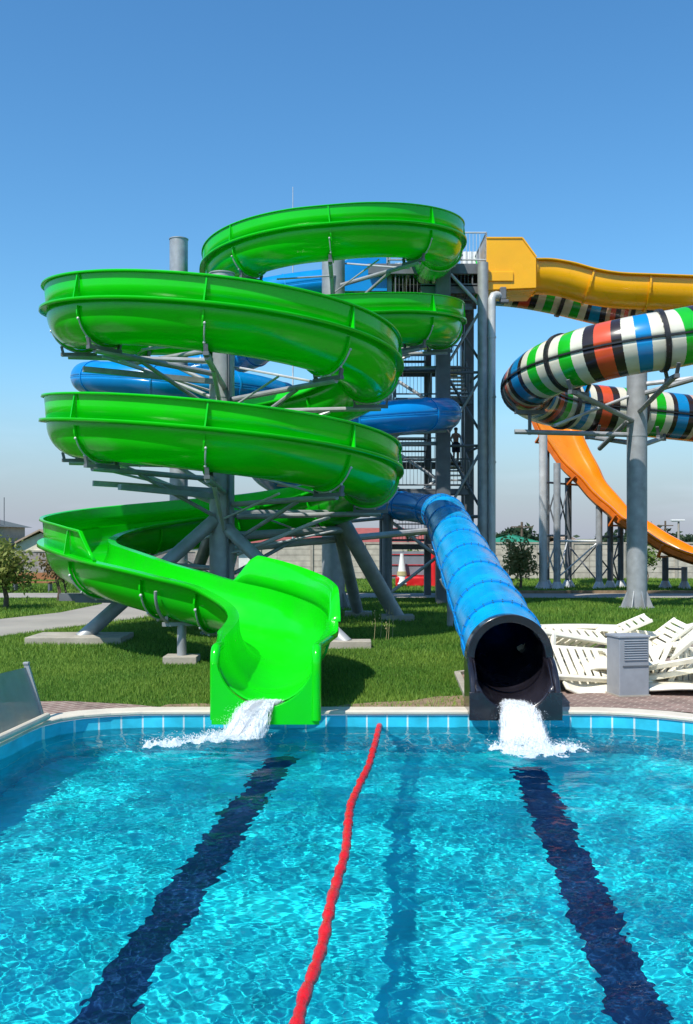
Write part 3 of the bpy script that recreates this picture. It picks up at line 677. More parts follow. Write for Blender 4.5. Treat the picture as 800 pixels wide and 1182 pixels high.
# spiral arms from the columns to the joints
def arms(par, c, r0, idxs, down=1.0, m=None):
    for k, i in enumerate(idxs):
        p = GP[i]; d = Vector((p[0]-c[0], p[1]-c[1], 0)).normalized(); zb = p[2]-.12-GR-.16
        if zb < 1.0: continue
        cc = Vector((c[0], c[1], 0)); t = Vector((-d.y, d.x, 0))
        mb = MB()
        mb.tube([cc+d*r0+Vector((0, 0, zb-.1)), cc+d*(RG+.25)+Vector((0, 0, zb-.02))], .065, 10)
        mb.build('arm', M['steel'], par)
        mb = MB(); mb.tube([cc+d*r0+Vector((0, 0, zb-down)), cc+d*(RG*.72)+Vector((0, 0, zb-.09))], .05, 8); mb.build('strut', M['steel_light'] if k % 2 else M['steel'], par)
        mb = MB(); q = cc+d*RG+Vector((0, 0, zb))
        mb.bar(q-d*.42+Vector((0, 0, .03)), q+d*.42+Vector((0, 0, .03)), .12, .08)
        for s in (-.36, .36): mb.bar(q+d*s, q+d*s*1.15+Vector((0, 0, .22)), .09, .05)
        mb.build('saddle', M['steel_dark'], par)
        if k % 2 == 0:
            mb = MB(); mb.tube([cc+t*r0*.8+Vector((0, 0, zb+.75)), q-d*.6+t*.5+Vector((0, 0, .05))], .028, 6); mb.tube([cc-t*r0*.8+Vector((0, 0, zb-.5)), q-d*.6-t*.9+Vector((0, 0, .05))], .028, 6); mb.build('tie_rod', M['steel_light'], par)
arms(colA, C2, .28, [j for j, s, c in joints if c is C2 and s and j > i_s1])
arms(colB, C1, .36, [j for j, s, c in joints if c is C1][1:], 1.1)
# side beam tying the lower loop to the left leg
mb = MB(); mb.box((-5.35, 21.9, 1.02), (1.9, .16, .16)); mb.box((-4.6, 21.4, 1.0), (2.6, .14, .16), Matrix.Rotation(R(-12), 3, 'Z')); mb.build('side_beam', M['steel_dark'], colA, smooth=0)
mb = MB(); mb.bar((-5.9, 22.3, 6.10), (-3.1, 23.8, 6.05), .11, .12); mb.bar((-5.7, 22.4, 3.55), (-3.1, 23.8, 3.45), .11, .12); mb.bar((-4.9, 21.5, 3.42), (-3.0, 23.8, 3.30), .11, .12); mb.build('side_beam', M['steel'], colA, smooth=0)

# ------------------------------------------------------------------ BLUE TUBE SLIDE
L3 = (-5.54, 32.9); B3 = (.25, 33.0)
bp = [(1.3, 36.6, 11.95), (0, 36.5, 11.75), (-1.8, 36.3, 11.5), (-3.8, 36.1, 11.1)]
bp += circ(L3, 2.95, 90, 630, {90: 10.75, 180: 10.1, 270: 9.5, 360: 9.0, 450: 8.45, 540: 7.6, 630: 6.98}, 15)
bp += [(-3.6, 30.5, 6.95), (-2.3, 32.0, 6.9), (-1.6, 34.0, 6.82)]
bp += circ(B3, 3.05, 120, -250, {120: 6.72, 0: 6.45, -90: 5.85, -180: 4.75, -250: 3.85}, 15)
bp += [(1.3, 35.6, 3.55), (2.45, 33.9, 3.35), (2.85, 31.5, 3.15)]
EX0 = np.array((2.80, 28.5, 2.98)); EX1 = np.array((2.215, 13.55, .70))
ZE = (2.4)
bp += [tuple(EX0)]+[tuple(EX0+(EX1-EX0)*t) for t in (.15, .3, .45, .6, .75, .9, 1.)]
BP, BS = catmull(bp, .1); Bf = framed(BP); nb = len(BP)
blue = thing('water_slide', (2.2, 13.55, 0), 'closed blue tube slide ending in a black mouth at the pool', 'water slide')
i_ex = nearest(BP, (2.83, 30.4, 3.08), nb//2)
def shells(par, path, r, mats, along=None, names=('upper_shell', 'lower_shell'), n=18, attr=None):
    up = [(r*math.cos(a), r*math.sin(a)) for a in np.linspace(0, PI, n)]; lo = [(r*math.cos(a), r*math.sin(a)) for a in np.linspace(PI, 2*PI, n)]
    MB().sweep(path, up, along=along).build(names[0], mats[0], par, smooth=60, attr=attr, solid=-.03)
    MB().sweep(path, lo, along=along).build(names[1], mats[1], par, smooth=60, attr=attr, solid=-.03)
shells(blue, cut(Bf, 0, i_ex+1), .47, (M['blue'], M['blue']))
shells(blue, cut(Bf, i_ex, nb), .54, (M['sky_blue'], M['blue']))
def ring(par, path, i, r, wd, m, bolts=0, name='joint_flange', hh=.055, n=36):
    P, T, Rv, U = path; mb = MB(); d = T[i]*wd/2; vs = []
    for k in range(n):
        a = 2*PI*k/n; e = Rv[i]*math.cos(a)+U[i]*math.sin(a)
        vs += [P[i]+e*(r-.01)-d, P[i]+e*(r+hh)-d, P[i]+e*(r+hh)+d, P[i]+e*(r-.01)+d]
    fs = []
    for k in range(n):
        a = 4*k; b = 4*((k+1) % n); fs += [(a, b, b+1, a+1), (a+1, b+1, b+2, a+2), (a+2, b+2, b+3, a+3)]
    mb.add(vs, fs)
    for k in range(bolts):
        a = 2*PI*(k+.5)/bolts; e = Rv[i]*math.cos(a)+U[i]*math.sin(a)
        mb.sphere(P[i]+e*(r+hh*.55)+T[i]*(wd/2+.006), .013, 5, 4, 1); mb.sphere(P[i]+e*(r+hh+.002), .011, 5, 4, 1)
    return mb.build(name, [m, M['bolt']], par, smooth=40)
def seam(par, path, r, w_, m, name='side_seam', h=.03):
    for s in (-1, 1):
        MB().sweep(path, [(s*(r-.005), -h/2), (s*(r+w_), -h/2), (s*(r+w_), h/2), (s*(r-.005), h/2)], closed=True).build(name, m, par, smooth=30)
seam(blue, cut(Bf, 0, i_ex), .47, .035, M['flange_blue']); seam(blue, cut(Bf, i_ex, nb), .54, .05, M['flange_blue'])
i = 12
while i < i_ex-8: ring(blue, Bf, i, .47, .05, M['flange_blue'], name='joint_flange'); i += 24
ex_idx = [i_ex+k for k in (0, 22, 44, 66, 88, 108, 128, 146)]
ex_idx = [k for k in ex_idx if k < nb-8]+[nb-10]
for k in ex_idx: ring(blue, Bf, k, .54, .07, M['flange_blue'], 26)
# entrance hood at the tower
for y0 in (35.75, 37.2): MB().prism([(-.2, 11.2), (1.45, 11.2), (1.45, 12.65), (.9, 12.75), (-.2, 12.2)], 'y', y0, y0+.1).build('entrance_panel', M['blue'], blue, smooth=0)
# black mouth: arched ring with straight sides and an open trough
mouth = []
mx, mz = 2.195, .70
def u_prof(r, zb, k=18):
    return [(-r, zb)]+[(-r, z) for z in np.linspace(zb, 0, 6)[1:-1]]+[(-r*math.cos(a), r*math.sin(a)) for a in np.linspace(0, PI, k)]+[(r, z) for z in np.linspace(0, zb, 6)[1:-1]]+[(r, zb)]
mb = MB(); o1 = [(-.585*math.cos(a), .585*math.sin(a)) for a in np.linspace(-.0, PI, 26)]; i1 = [(-.475*math.cos(a), .475*math.sin(a)) for a in np.linspace(-.0, PI, 26)]
vs = []
for (u, v), (a, b) in zip(o1, i1):
    for yy in (13.36, 13.62): vs += [(mx+u, yy, mz+v), (mx+a, yy, mz+b)]
fs = []
for k in range(25):
    q4 = 4*k; fs += [(q4, q4+4, q4+5, q4+1), (q4+2, q4+3, q4+7, q4+6), (q4, q4+2, q4+6, q4+4), (q4+1, q4+5, q4+7, q4+3)]
fs += [(0, 1, 3, 2), (100, 102, 103, 101)]
mb.add(vs, fs); mb.build('mouth_arch', M['black'], blue, smooth=40, bevel=.012)
# black inner lining of the last stretch
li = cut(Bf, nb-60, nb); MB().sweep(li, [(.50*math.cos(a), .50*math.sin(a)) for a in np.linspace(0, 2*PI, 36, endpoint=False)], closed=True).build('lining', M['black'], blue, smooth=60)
# trough: U channel reaching over the water with side cheeks that drop towards the pool
mb = MB(); ny_ = 12; prof_n = 21; vs = []
for k in range(ny_):
    t = k/(ny_-1); yy = 13.6-t*.72; dz = -.12*t; topv = 0-.36*max(0, (t-.3)/.7)**1.6
    pts = [(-.50, topv)]+[(-.50*math.cos(a), min(topv-.01, -.06)-.46*math.sin(a)+dz if a in (0, PI) else min(topv-.02, -.06-.46*math.sin(a)+dz)) for a in np.linspace(0, PI, prof_n-2)]+[(.50, topv)]
    vs += [(mx-.012*t+u, yy, mz+v) for u, v in pts]
fs = [(k*prof_n+j, k*prof_n+j+1, (k+1)*prof_n+j+1, (k+1)*prof_n+j) for k in range(ny_-1) for j in range(prof_n-1)]
mb.add(vs, fs); mb.build('trough', M['black'], blue, smooth=50, solid=-.02)
mb = MB()
yf = 12.86
outp = [(-.60, -.38)]+[(-.60, v) for v in np.linspace(-.42, -.74, 9)]+[(u, -.74) for u in np.linspace(-.6, .6, 13)[1:-1]]+[(.60, v) for v in np.linspace(-.74, -.42, 9)]+[(.60, -.38)]
inp = [(-.475, -.38)]+[(-.475*math.cos(a), min(-.38, -.19-.44*math.sin(a))) for a in np.linspace(0, PI, len(outp)-2)]+[(.475, -.38)]
vs = []
for (u, v), (a, b) in zip(outp, inp):
    for yy in (yf-.03, yf+.05): vs += [(mx-.012+u, yy, mz+v), (mx-.012+a, yy, mz+b)]
fs = []
for k in range(len(outp)-1):
    q4 = 4*k; fs += [(q4, q4+1, q4+5, q4+4), (q4+2, q4+6, q4+7, q4+3), (q4, q4+4, q4+6, q4+2), (q4+1, q4+3, q4+7, q4+5)]
fs += [(0, 2, 3, 1), (4*len(outp)-4, 4*len(outp)-3, 4*len(outp)-1, 4*len(outp)-2)]
mb.add(vs, fs); mb.build('end_lip', M['black'], blue, smooth=40, bevel=.015)
for s in (-1, 1):
    mb = MB()
    side = [(13.62, mz+.02), (13.36, mz+.02), (13.25, mz-.02), (13.1, mz-.12), (12.98, mz-.25), (12.91, mz-.40), (12.91, -.03), (13.62, -.03)]
    x0 = mx+s*.50; x1 = mx+s*.59
    mb.prism(side if s > 0 else side, 'x', min(x0, x1), max(x0, x1)); mb.build('cheek', M['black'], blue, smooth=30, bevel=.03)
# legs under the run-out
for q in (20.0, 26.0):
    k = nearest(BP, tuple(EX0+(EX1-EX0)*((28.5-q)/(28.5-13.55))), nb//2); p = BP[k]
    t = thing('support_post', (p[0], p[1], 0), 'grey post under the blue run-out, nearer the pool' if q < 22 else 'grey post under the blue run-out, nearer the tower', 'post')
    MB().tube([(p[0], p[1], 0), (p[0], p[1], p[2]-.6)], .08, 16).build('shaft', M['steel'], t)
    MB().tube([p+Bf[2][k]*.60*math.cos(a)-Vector((0, 0, 0))+Bf[3][k]*.60*math.sin(a) for a in np.linspace(PI*1.1, PI*1.9, 14)], .035, 8).build('cradle', M['steel'], t)
# arms for blue on the left column and centre column
for th, z in ((200, 7.3), (250, 7.0), (310, 6.8), (60, 8.5), (140, 8.0)):
    d = (math.cos(R(th)), math.sin(R(th))); pipe(colC, (L3[0]+d[0]*.3, L3[1]+d[1]*.3, z-.75), (L3[0]+d[0]*3, L3[1]+d[1]*3, z-.55), .06, name='arm')
for th, z in ((0, 6.4), (-60, 6.1), (-120, 5.5), (160, 4.7), (60, 3.6)):
    d = (math.cos(R(th)), math.sin(R(th))); pipe(colB, (C1[0]+d[0]*.38, C1[1]+d[1]*.38, z-.75), (B3[0]+d[0]*3.05, B3[1]+d[1]*3.05, z-.52), .06, name='arm')

# ------------------------------------------------------------------ RAINBOW TUBE
C4 = (9.62, 33.0); RM = 3.55; MR = .83
mp_ = [(4.9, 38.6, 12.25), (6.5, 38.6, 12.15), (8, 38.6, 11.9), (9.9, 38.4, 11.4), (11.8, 37.5, 10.8), (13.1, 35.9, 10.15)]
mp_ += circ(C4, RM, 10, -262, {10: 9.45, 0: 9.4, -90: 8.2, -180: 7.45, -262: 7.08}, 14)
mp_ += [(11.5, 36.9, 6.9), (14, 37.4, 6.7), (17.5, 38.0, 6.4)]
MP, MS = catmull(mp_, .1); Mf = framed(MP)
# stripe phase: a segment boundary near the front flange at x=765
iF = nearest(MP, (C4[0]+RM*math.cos(R(-95)), C4[1]+RM*math.sin(R(-95)), 8.1)); SEG = 3.0
rain = thing('water_slide', (9.62, 33, 0), 'closed tube slide banded white, green, red, blue and black', 'water slide')
al = (MS-MS[iF])/SEG
al = -al   # the bands read the other way along the run
shells(rain, Mf, MR, (M['stripes'], M['stripes']), along=-(-al), attr='along')
seam(rain, Mf, MR, .07, M['flange_black'], h=.05)
for k in range(-12, 14):
    s = MS[iF]+k*SEG
    if .3 < s < MS[-1]-.3: ring(rain, Mf, int(np.argmin(abs(MS-s))), MR, .15, M['flange_black'], 30, hh=.095)
# supports on the lone column
for th, z, ex in ((180, 7.45, .5), (-135, 7.7, .2), (-90, 8.0, .2), (-45, 8.6, .1), (100, 7.0, .2), (60, 6.9, .1)):
    d = Vector((math.cos(R(th)), math.sin(R(th)), 0)); cc = Vector((C4[0], C4[1], 0)); zb = z-MR-.12
    pipe(colD, cc+d*.32+Vector((0, 0, zb-.55 if th != 180 else 5.75)), cc+d*(RM+ex)+Vector((0, 0, zb if th != 180 else 5.85)), .085, M['steel'], 'arm')
    mb = MB(); q = cc+d*RM+Vector((0, 0, zb)); mb.bar(q-d*.5, q+d*.5, .14, .12); mb.bar(q-d*.4, q-d*.62+Vector((0, 0, .35)), .1, .07); mb.bar(q+d*.4, q+d*.62+Vector((0, 0, .35)), .1, .07)
    if th == 180: mb.bar(q+Vector((0, 0, -.75)), q, .1, .1)
    mb.build('saddle', M['steel_dark'], colD, smooth=0)
pipe(colD, (9.3, 32.9, 7.0), (6.6, 31.6, 5.9), .05, M['steel_light'], 'tie_rod')
pipe(colD, (9.3, 32.8, 6.2), (9.1, 35.8, 5.55), .09, M['steel'], 'strut')
pipe(colD, (9.62, 33, 7.4), (13.2, 31.2, 7.6), .08, M['steel_light'], 'arm')

# ------------------------------------------------------------------ YELLOW SLIDE
yel = thing('water_slide', (5.9, 36.3, 11.2), 'yellow open slide leaving the tower top towards the right', 'water slide')
yp = [(6.7, 36.35, 12.26), (7.4, 36.35, 12.25), (8.1, 36.3, 12.12), (8.9, 36.25, 11.88), (9.7, 36.2, 11.73), (11, 36.1, 11.64), (12.4, 36.0, 11.56), (14, 35.9, 11.48), (18, 35.7, 11.3)]
YP, YS = catmull(yp, .1); Yf = framed(YP)
ysec = [(-.86, -.02), (-.86, .03), (-.75, .03)]+[(-.75*math.cos(a), -.25-.78*math.sin(a)) for a in np.linspace(0, PI, 19)]+[(.75, .03), (.86, .03), (.86, -.02)]
MB().sweep(Yf, ysec).build('slide_channel', M['yellow'], yel, smooth=50, solid=.025)
for s in np.arange(.15, YS[-1], 2.05):
    k = int(np.argmin(abs(YS-s))); mb = MB(); vs = []
    pr = [(-.76, .02)]+[(-.76*math.cos(a), -.25-.79*math.sin(a)) for a in np.linspace(0, PI, 15)]+[(.76, .02)]
    for (u, v) in pr:
        e = Yf[0][k]+Yf[2][k]*u+Yf[3][k]*v; d = Yf[2][k]*(u*.09)+Yf[3][k]*((v+.25)*.08 if v < -.25 else 0)
        for tt in (-.03, .03): vs += [e+Yf[1][k]*tt, e+d+Yf[1][k]*tt]
    fs = []
    for q in range(len(pr)-1):
        a = 4*q; fs += [(a, a+4, a+5, a+1), (a+2, a+3, a+7, a+6), (a+1, a+5, a+7, a+3)]
    mb.add(vs, fs); mb.build('joint_rib', M['yellow'], yel, smooth=0)
hood = [(4.98, 11.15), (6.75, 11.22), (6.75, 12.3), (6.25, 12.98), (4.98, 12.98)]
for y0 in (35.42, 37.15):
    MB().prism(hood, 'y', y0, y0+.09).build('side_panel', M['yellow'], yel, smooth=0, bevel=.02)
    mb = MB(); edge = hood[2:]; 
    for a, b in zip(edge[:-1], edge[1:]): mb.bar((a[0], y0+.045, a[1]+.02), (b[0], y0+.045, b[1]+.02), .16, .05)
    mb.build('edge_rail', M['yellow'], yel, smooth=0)
MB().box((5.86, 36.33, 11.19), (1.72, 1.6, .07)).build('floor_pan', M['yellow'], yel, smooth=0)
MB().box((5.45, 35.39, 11.62), (.95, .07, .34)).build('step_panel', M['yellow'], yel, smooth=0, bevel=.02)
MB().box((5.03, 36.3, 12.1), (.08, 1.5, 1.6)).build('gate_panel', M['yellow'], yel, smooth=0)

# ------------------------------------------------------------------ ORANGE SLIDE
oraS = thing('water_slide', (12, 46, 0), 'steep orange slide curving down behind the lone column', 'water slide')
def at(px, py, Y): return ((px-400)*Y/1150, Y, 2.3-(py-622)*Y/1150)
op = [at(616, 432, 49.6), at(624, 452, 49.3), at(635, 484, 48.8), at(645, 508, 48.3), at(657, 530, 47.8), at(671, 551, 47.3), at(686, 570, 46.9), at(702, 587, 46.5), at(720, 603, 46.1), at(741, 616, 45.6), at(763, 630, 45.1), at(784, 641, 44.6), at(806, 649, 44.1), at(840, 657, 43.3), at(890, 662, 42)]
OP, OS = catmull(op, .12); Of = framed(OP)
osec = [(u*1.32, v*1.15) for u, v in [(-1.02, .30), (-1.02, .36), (-.92, .36), (-.90, .10), (-.80, -.05), (-.4, -.10), (0, -.11), (.4, -.10), (.80, -.05), (.90, .10), (.92, .36), (1.02, .36), (1.02, .30)]]
MB().sweep(Of, osec).build('slide_channel', M['orange'], oraS, smooth=50, solid=.03)
MB().sweep(Of, [(1.24, .34), (1.42, .30), (1.42, .12), (1.2, .0)]).build('edge_beam', M['orange_edge'], oraS, smooth=30, solid=.02)
for s in np.arange(1.2, OS[-1], 2.6):
    k = int(np.argmin(abs(OS-s))); mb = MB()
    a = OP[k]+Of[2][k]*1.58+Of[3][k]*.05; b = OP[k]-Of[2][k]*1.3-Of[3][k]*.24; c = OP[k]+Of[2][k]*1.4-Of[3][k]*.24
    mb.bar(a+Of[3][k]*.3, c, .12, .08); mb.bar(c, b, .12, .08); mb.build('joint_rib', M['orange_edge'], oraS, smooth=0)
# trestles
def trestle(label, legs, ties):
    t = thing('steel_trestle', (legs[0][0], legs[0][1], 0), label, 'steel frame', 'steel trestles under the orange slide')
    for x, y, z, r in legs:
        MB().tube([(x, y, 0), (x, y, z)], r, 14).build('leg', M['steel_light'] if r > .17 else M['steel_dark'] if y > 46.3 else M['steel'], t)
        MB().tube([(x, y, 0), (x, y, .06), (x, y, .35)], [r*2, r*2, r], 12).build('base_plate', M['steel_light'], t)
    for a, b, r, m in ties: pipe(t, a, b, r, M[m], 'brace', 6)
    return t
LA = at(627, 680, 45.6); LB = at(643, 680, 45.4); LC = at(656, 677, 47.4)
def xb(a, b, z0, z1, m='steel_dark', r=.035): return [((a[0], a[1], z0), (b[0], b[1], z1), r, m), ((a[0], a[1], z1), (b[0], b[1], z0), r, m)]
trestle('tall grey trestle under the top of the orange slide', [(LA[0], LA[1], 7.05, .19), (LB[0], LB[1], 5.75, .16), (LC[0], LC[1], 5.2, .16), (LA[0]+.55, 47.6, 6.9, .15)],
        xb(LA, LB, .4, 2.3, 'steel_light')+xb(LB, LC, 2.6, 4.8)+xb(LB, LC, .3, 2.4, 'steel_light')+xb(LA, LB, 2.6, 4.8)+[((LA[0], LA[1], 2.45), (LC[0], LC[1], 2.45), .05, 'steel_dark'), ((LA[0], LA[1], 4.9), (LC[0], LC[1], 4.9), .05, 'steel_dark')])
MA = at(689, 680, 45.6); MBp = at(702, 678, 46.6); MC = at(714, 677, 47.4)
trestle('lower grey trestle under the middle of the orange slide', [(MA[0]+.1, MA[1], 4.0, .15), (MBp[0]+.1, MBp[1], 3.45, .14), (MC[0]+.1, MC[1], 2.95, .14)],
        xb(MA, MC, .3, 1.6)+xb(MBp, MC, .3, 2.2)+xb(LC, MA, .4, 2.0)+[((MA[0], MA[1], 2.4), (MC[0], MC[1], 2.4), .05, 'steel_dark'), ((LB[0], LB[1], 2.2), (MA[0], MA[1], 2.2), .06, 'white_paint'), ((LB[0], LB[1], .5), (MA[0], MA[1], 2.1), .04, 'steel_light')])
NA = at(768, 672, 46.5); NB = at(790, 674, 46)
trestle('stubby dark trestle under the foot of the orange slide', [(NA[0], NA[1], 1.5, .15), (NB[0], NB[1], 1.0, .14)], [((NA[0], NA[1], .9), (NB[0], NB[1], .9), .05, 'steel_dark')])

# ------------------------------------------------------------------ TOWER
tw = thing('stair_tower', (3.2, 37.5, 0), 'tall grey steel stair tower behind the slides', 'tower')
TC = [(3.42, 35.35, .25, 12.0, 'steel_dark'), (1.5, 36.0, .14, 12.0, 'steel'), (1.55, 40.6, .14, 12.0, 'steel_dark'), (4.85, 40.6, .17, 12.0, 'steel_dark'), (3.3, 40.6, .14, 12.0, 'steel_dark')]
for x, y, r, z, m in TC: MB().box((x, y, z/2), (2*r, 2*r, z)).build('tower_column', M[m], tw, smooth=0, bevel=.02)
MB().tube([(4.82, 35.2, 0), (4.82, 35.2, 12.05)], .19, 20).build('tower_column', M['steel'], tw)
MB().box((4.62, 37.6, 6), (.34, .34, 12)).build('tower_column', M['steel_dark'], tw, smooth=0, bevel=.02)
mb = MB(); mb.tube([(5.12, 35.1, 0), (5.12, 35.1, 10.55), (5.12, 35.1, 10.75), (5.18, 35.15, 10.88), (5.3, 35.25, 10.93), (5.55, 35.5, 10.93)], .135, 16)
for z in (2.5, 5, 7.3, 9.4): mb.tube([(5.12, 35.1, z-.03), (5.12, 35.1, z+.03)], .155, 16)
mb.build('drain_pipe', M['steel_light'], tw)
mb = MB(); mb.box((5.55, 35.4, 11.0), (.22, .3, .45)); mb.box((5.6, 35.35, 10.72), (.3, .2, .12)); mb.build('pipe_bracket', M['steel_dark'], tw, smooth=0, bevel=.03)
# deck with beams
MB().box((2.9, 38.2, 12.06), (4.3, 5.4, .1)).build('deck', M['steel_dark'], tw, smooth=0)
mb = MB()
for y in (35.55, 37.0, 38.6, 40.7): mb.box((2.9, y, 11.88), (4.25, .14, .26))
for x in (.85, 2.2, 3.5, 4.95): mb.box((x, 38.2, 11.84), (.12, 5.2, .2))
mb.build('deck_beam', M['steel_dark'], tw, smooth=0)
mb = MB(); mb.box((3.7, 36.3, 11.35), (2.1, 1.6, .1)); mb.box((3.7, 35.55, 11.2), (2.1, .1, .3)); mb.box((3.7, 36.4, 10.85), (2.1, .1, .3)); mb.build('lower_beam', M['steel_dark'], tw, smooth=0)
def railing(a, b, z, h=1.1, pick=.12, name='railing', m='steel', rails=(1., .12)):
    a = Vector((*a, z)); b = Vector((*b, z)); L_ = (b-a).length; mb = MB(); up = Vector((0, 0, 1))
    for k in rails: mb.tube([a+up*h*k, b+up*h*k], .028, 6)
    for k in range(max(2, int(L_/1.4)+1)+0):
        t = k/max(1, int(L_/1.4)); t = min(t, 1); mb.tube([a.lerp(b, t), a.lerp(b, t)+up*h], .03, 6)
    if pick:
        for k in range(1, int(L_/pick)): mb.tube([a.lerp(b, k*pick/L_)+up*h*rails[1], a.lerp(b, k*pick/L_)+up*h], .011, 4)
    return mb.build(name, M[m], tw)
railing((1.45, 35.5), (2.6, 35.5), 12.11); railing((3.55, 35.5), (4.98, 35.5), 12.11, m='steel_light'); railing((4.98, 35.5), (4.98, 40.9), 12.11); railing((.9, 40.9), (4.98, 40.9), 12.11); railing((.9, 37.4), (.9, 40.9), 12.11)
def corrug(x0, x1, y, z0, z1, m):
    mb = MB(); n = int((x1-x0)/.09); xs_ = np.linspace(x0, x1, n+1)
    vs = []
    for k, x in enumerate(xs_): yy = y+(.025 if k % 2 else -.025); vs += [(x, yy, z0), (x, yy, z1)]
    mb.add(vs, [(2*k, 2*k+2, 2*k+3, 2*k+1) for k in range(n)]); return mb.build('corrugated_panel', m, tw, smooth=0, solid=.01)
corrug(4.4, 5.1, 38.5, 12.55, 13.4, M['white_paint']); corrug(1.9, 3.1, 39.0, 12.2, 13.1, M['white_paint'])
MB().box((4.75, 38.45, 12.4), (.7, .03, .28)).build('blue_panel', M['sky_blue'], tw, smooth=0)
mb = MB(); mb.tube([(1.5, 35.6, 12.1), (1.5, 35.6, 13.3)], .06, 8); mb.tube([(1.5, 36.8, 12.1), (1.5, 36.8, 13.3)], .06, 8); mb.tube([(1.5, 35.6, 13.3), (1.5, 36.8, 13.3)], .05, 8); mb.build('gate_frame', M['white_paint'], tw)
# dog-leg stairs: left flights rise towards the viewer, right flights rise away
levels = [(0, 'f'), (2.1, 'b'), (4.1, 'f'), (5.35, 'b'), (7.35, 'f'), (9.1, 'b'), (10.7, 'f'), (12.0, 'b')]
XL = (1.75, 3.1); XR = (3.62, 4.5); YF = 36.4; YB = 39.4
for (z, s) in levels[1:-1]:
    y0, y1 = (35.55, YF) if s == 'f' else (YB, 40.5)
    mb = MB(); mb.box(((XL[0]+XR[1])/2, (y0+y1)/2, z-.04), (XR[1]-XL[0], y1-y0, .06)); mb.box(((XL[0]+XR[1])/2, y0+.05, z-.14), (XR[1]-XL[0]-.02, .08, .16)); mb.box(((XL[0]+XR[1])/2, y1-.05, z-.14), (XR[1]-XL[0]-.02, .08, .16)); mb.build('landing', M['steel_dark'], tw, smooth=0)
    yr = y0+.03 if s == 'f' else y1-.03
    railing((XL[0], yr), (XR[1], yr), z, 1.05, .13, m='steel_dark')
for (za, sa), (zb, sb) in zip(levels[:-1], levels[1:]):
    up_away = sa == 'f'; xx = XR if up_away else XL
    ya, yb = (YF, YB) if up_away else (YB, YF)
    n = max(4, int(round((zb-za)/.2))); mb = MB()
    for k in range(n):
        t = (k+.5)/n; mb.box(((xx[0]+xx[1])/2, ya+(yb-ya)*t, za+(zb-za)*(k+1)/n-.03), (xx[1]-xx[0]-.08, abs(yb-ya)/n*.92, .045))
    mb.build('stair_treads', M['steel_light'] if up_away else M['steel_dark'], tw, smooth=0)  # sunlit treads and shaded undersides put into the colour: pale right flights, dark left
    for x in xx:
        mb = MB(); mb.bar((x, ya, za-.05), (x, yb, zb-.1), .05, .26); mb.build('stringer', M['steel_dark'], tw, smooth=0)
        mb = MB(); mb.tube([(x, ya, za+1), (x, yb, zb+1)], .025, 6)
        for k in range(7):
            t = k/6; mb.tube([(x, ya+(yb-ya)*t, za+(zb-za)*t), (x, ya+(yb-ya)*t, za+(zb-za)*t+1)], .016, 5)
        mb.build('handrail', M['steel'], tw)
def br(a, b, r=.055, m='steel'): pipe(tw, a, b, r, M[m], 'brace', 8)
for z0, z1 in ((.3, 3.0), (3.2, 5.6), (5.8, 8.2)):
    br((1.5, 35.85, z1), (3.3, 35.6, (z0+z1)/2), .06, 'steel_light'); br((3.3, 35.6, (z0+z1)/2+.05), (1.5, 35.85, z0), .06, 'steel_light')
br((1.5, 35.7, 2.6), (4.8, 35.4, 2.6), .07, 'steel'); br((1.5, 35.7, 8.4), (3.4, 35.5, 8.4), .07); br((1.5, 35.7, 5.7), (3.3, 35.5, 5.7), .07, 'steel_light')
for z0, z1 in ((8.6, 10.4), (6.1, 8.0), (3.4, 5.4), (.8, 2.9)):
    br((3.65, 35.4, z0), (4.75, 35.3, z1), .05, 'steel'); br((3.65, 35.5, z1), (4.75, 35.4, z0), .05, 'steel_dark')
br((3.7, 35.4, 11.7), (4.7, 35.3, 10.6), .06, 'steel_light')
for z in (3.1, 5.6, 8.2): br((4.62, 37.6, z), (4.82, 35.2, z), .05, 'steel_dark'); br((3.42, 35.4, z), (4.82, 35.3, z), .05, 'steel_dark')
for z0, z1 in ((1, 4), (4.2, 7.2), (7.4, 11)): br((4.7, 37.4, z0), (4.85, 40.4, z1), .05, 'steel_dark'); br((1.55, 36.2, z0), (1.55, 40.4, z1), .05, 'steel_dark')
# dark posts with round heads under the blue elbow
for x, y, z, r in ((1.28, 36.2, 3.2, .09), (1.42, 35.0, 3.22, .17)):
    t = thing('support_post', (x, y, 0), 'thick dark round-topped post under the blue bend' if r > .1 else 'thin dark post behind the thick one under the blue bend', 'post')
    mb = MB(); mb.tube([(x, y, 0), (x, y, z-.15), (x, y, z-.05), (x, y, z)], [r, r, r*.85, r*.35], 18); mb.build('shaft', M['steel_dark'], t)
    MB().tube([(x, y, 0), (x, y, .05)], r*1.7, 16).build('base_plate', M['steel_dark'], t)

# boy on the landing
px, py_, pz = 4.35, 39.62, 5.33
per = thing('person', (px, py_, pz), 'shirtless boy in dark shorts standing on a stair landing of the tower', 'person')
me = bpy.data.meshes.new('body')
S = 1.38/1.75
J = {'pel': (0, 0, .95), 'waist': (0, .0, 1.1), 'chest': (0, 0, 1.32), 'neck': (0, 0, 1.50), 'head': (0, -.01, 1.60), 'top': (0, 0, 1.73),
     'ls': (-.17, 0, 1.42), 'le': (-.26, -.02, 1.16), 'lw': (-.20, -.17, 1.0), 'lh': (-.17, -.24, .97), 'rs': (.17, 0, 1.42), 're': (.27, -.05, 1.2), 'rw': (.12, -.2, 1.3), 'rh': (.06, -.22, 1.36),
     'lhp': (-.09, 0, .9), 'lk': (-.10, -.02, .5), 'la': (-.10, .02, .09), 'lt': (-.11, -.14, .03), 'rhp': (.09, 0, .9), 'rk': (.11, -.03, .5), 'ra': (.12, .02, .09), 'rt': (.13, -.14, .03)}
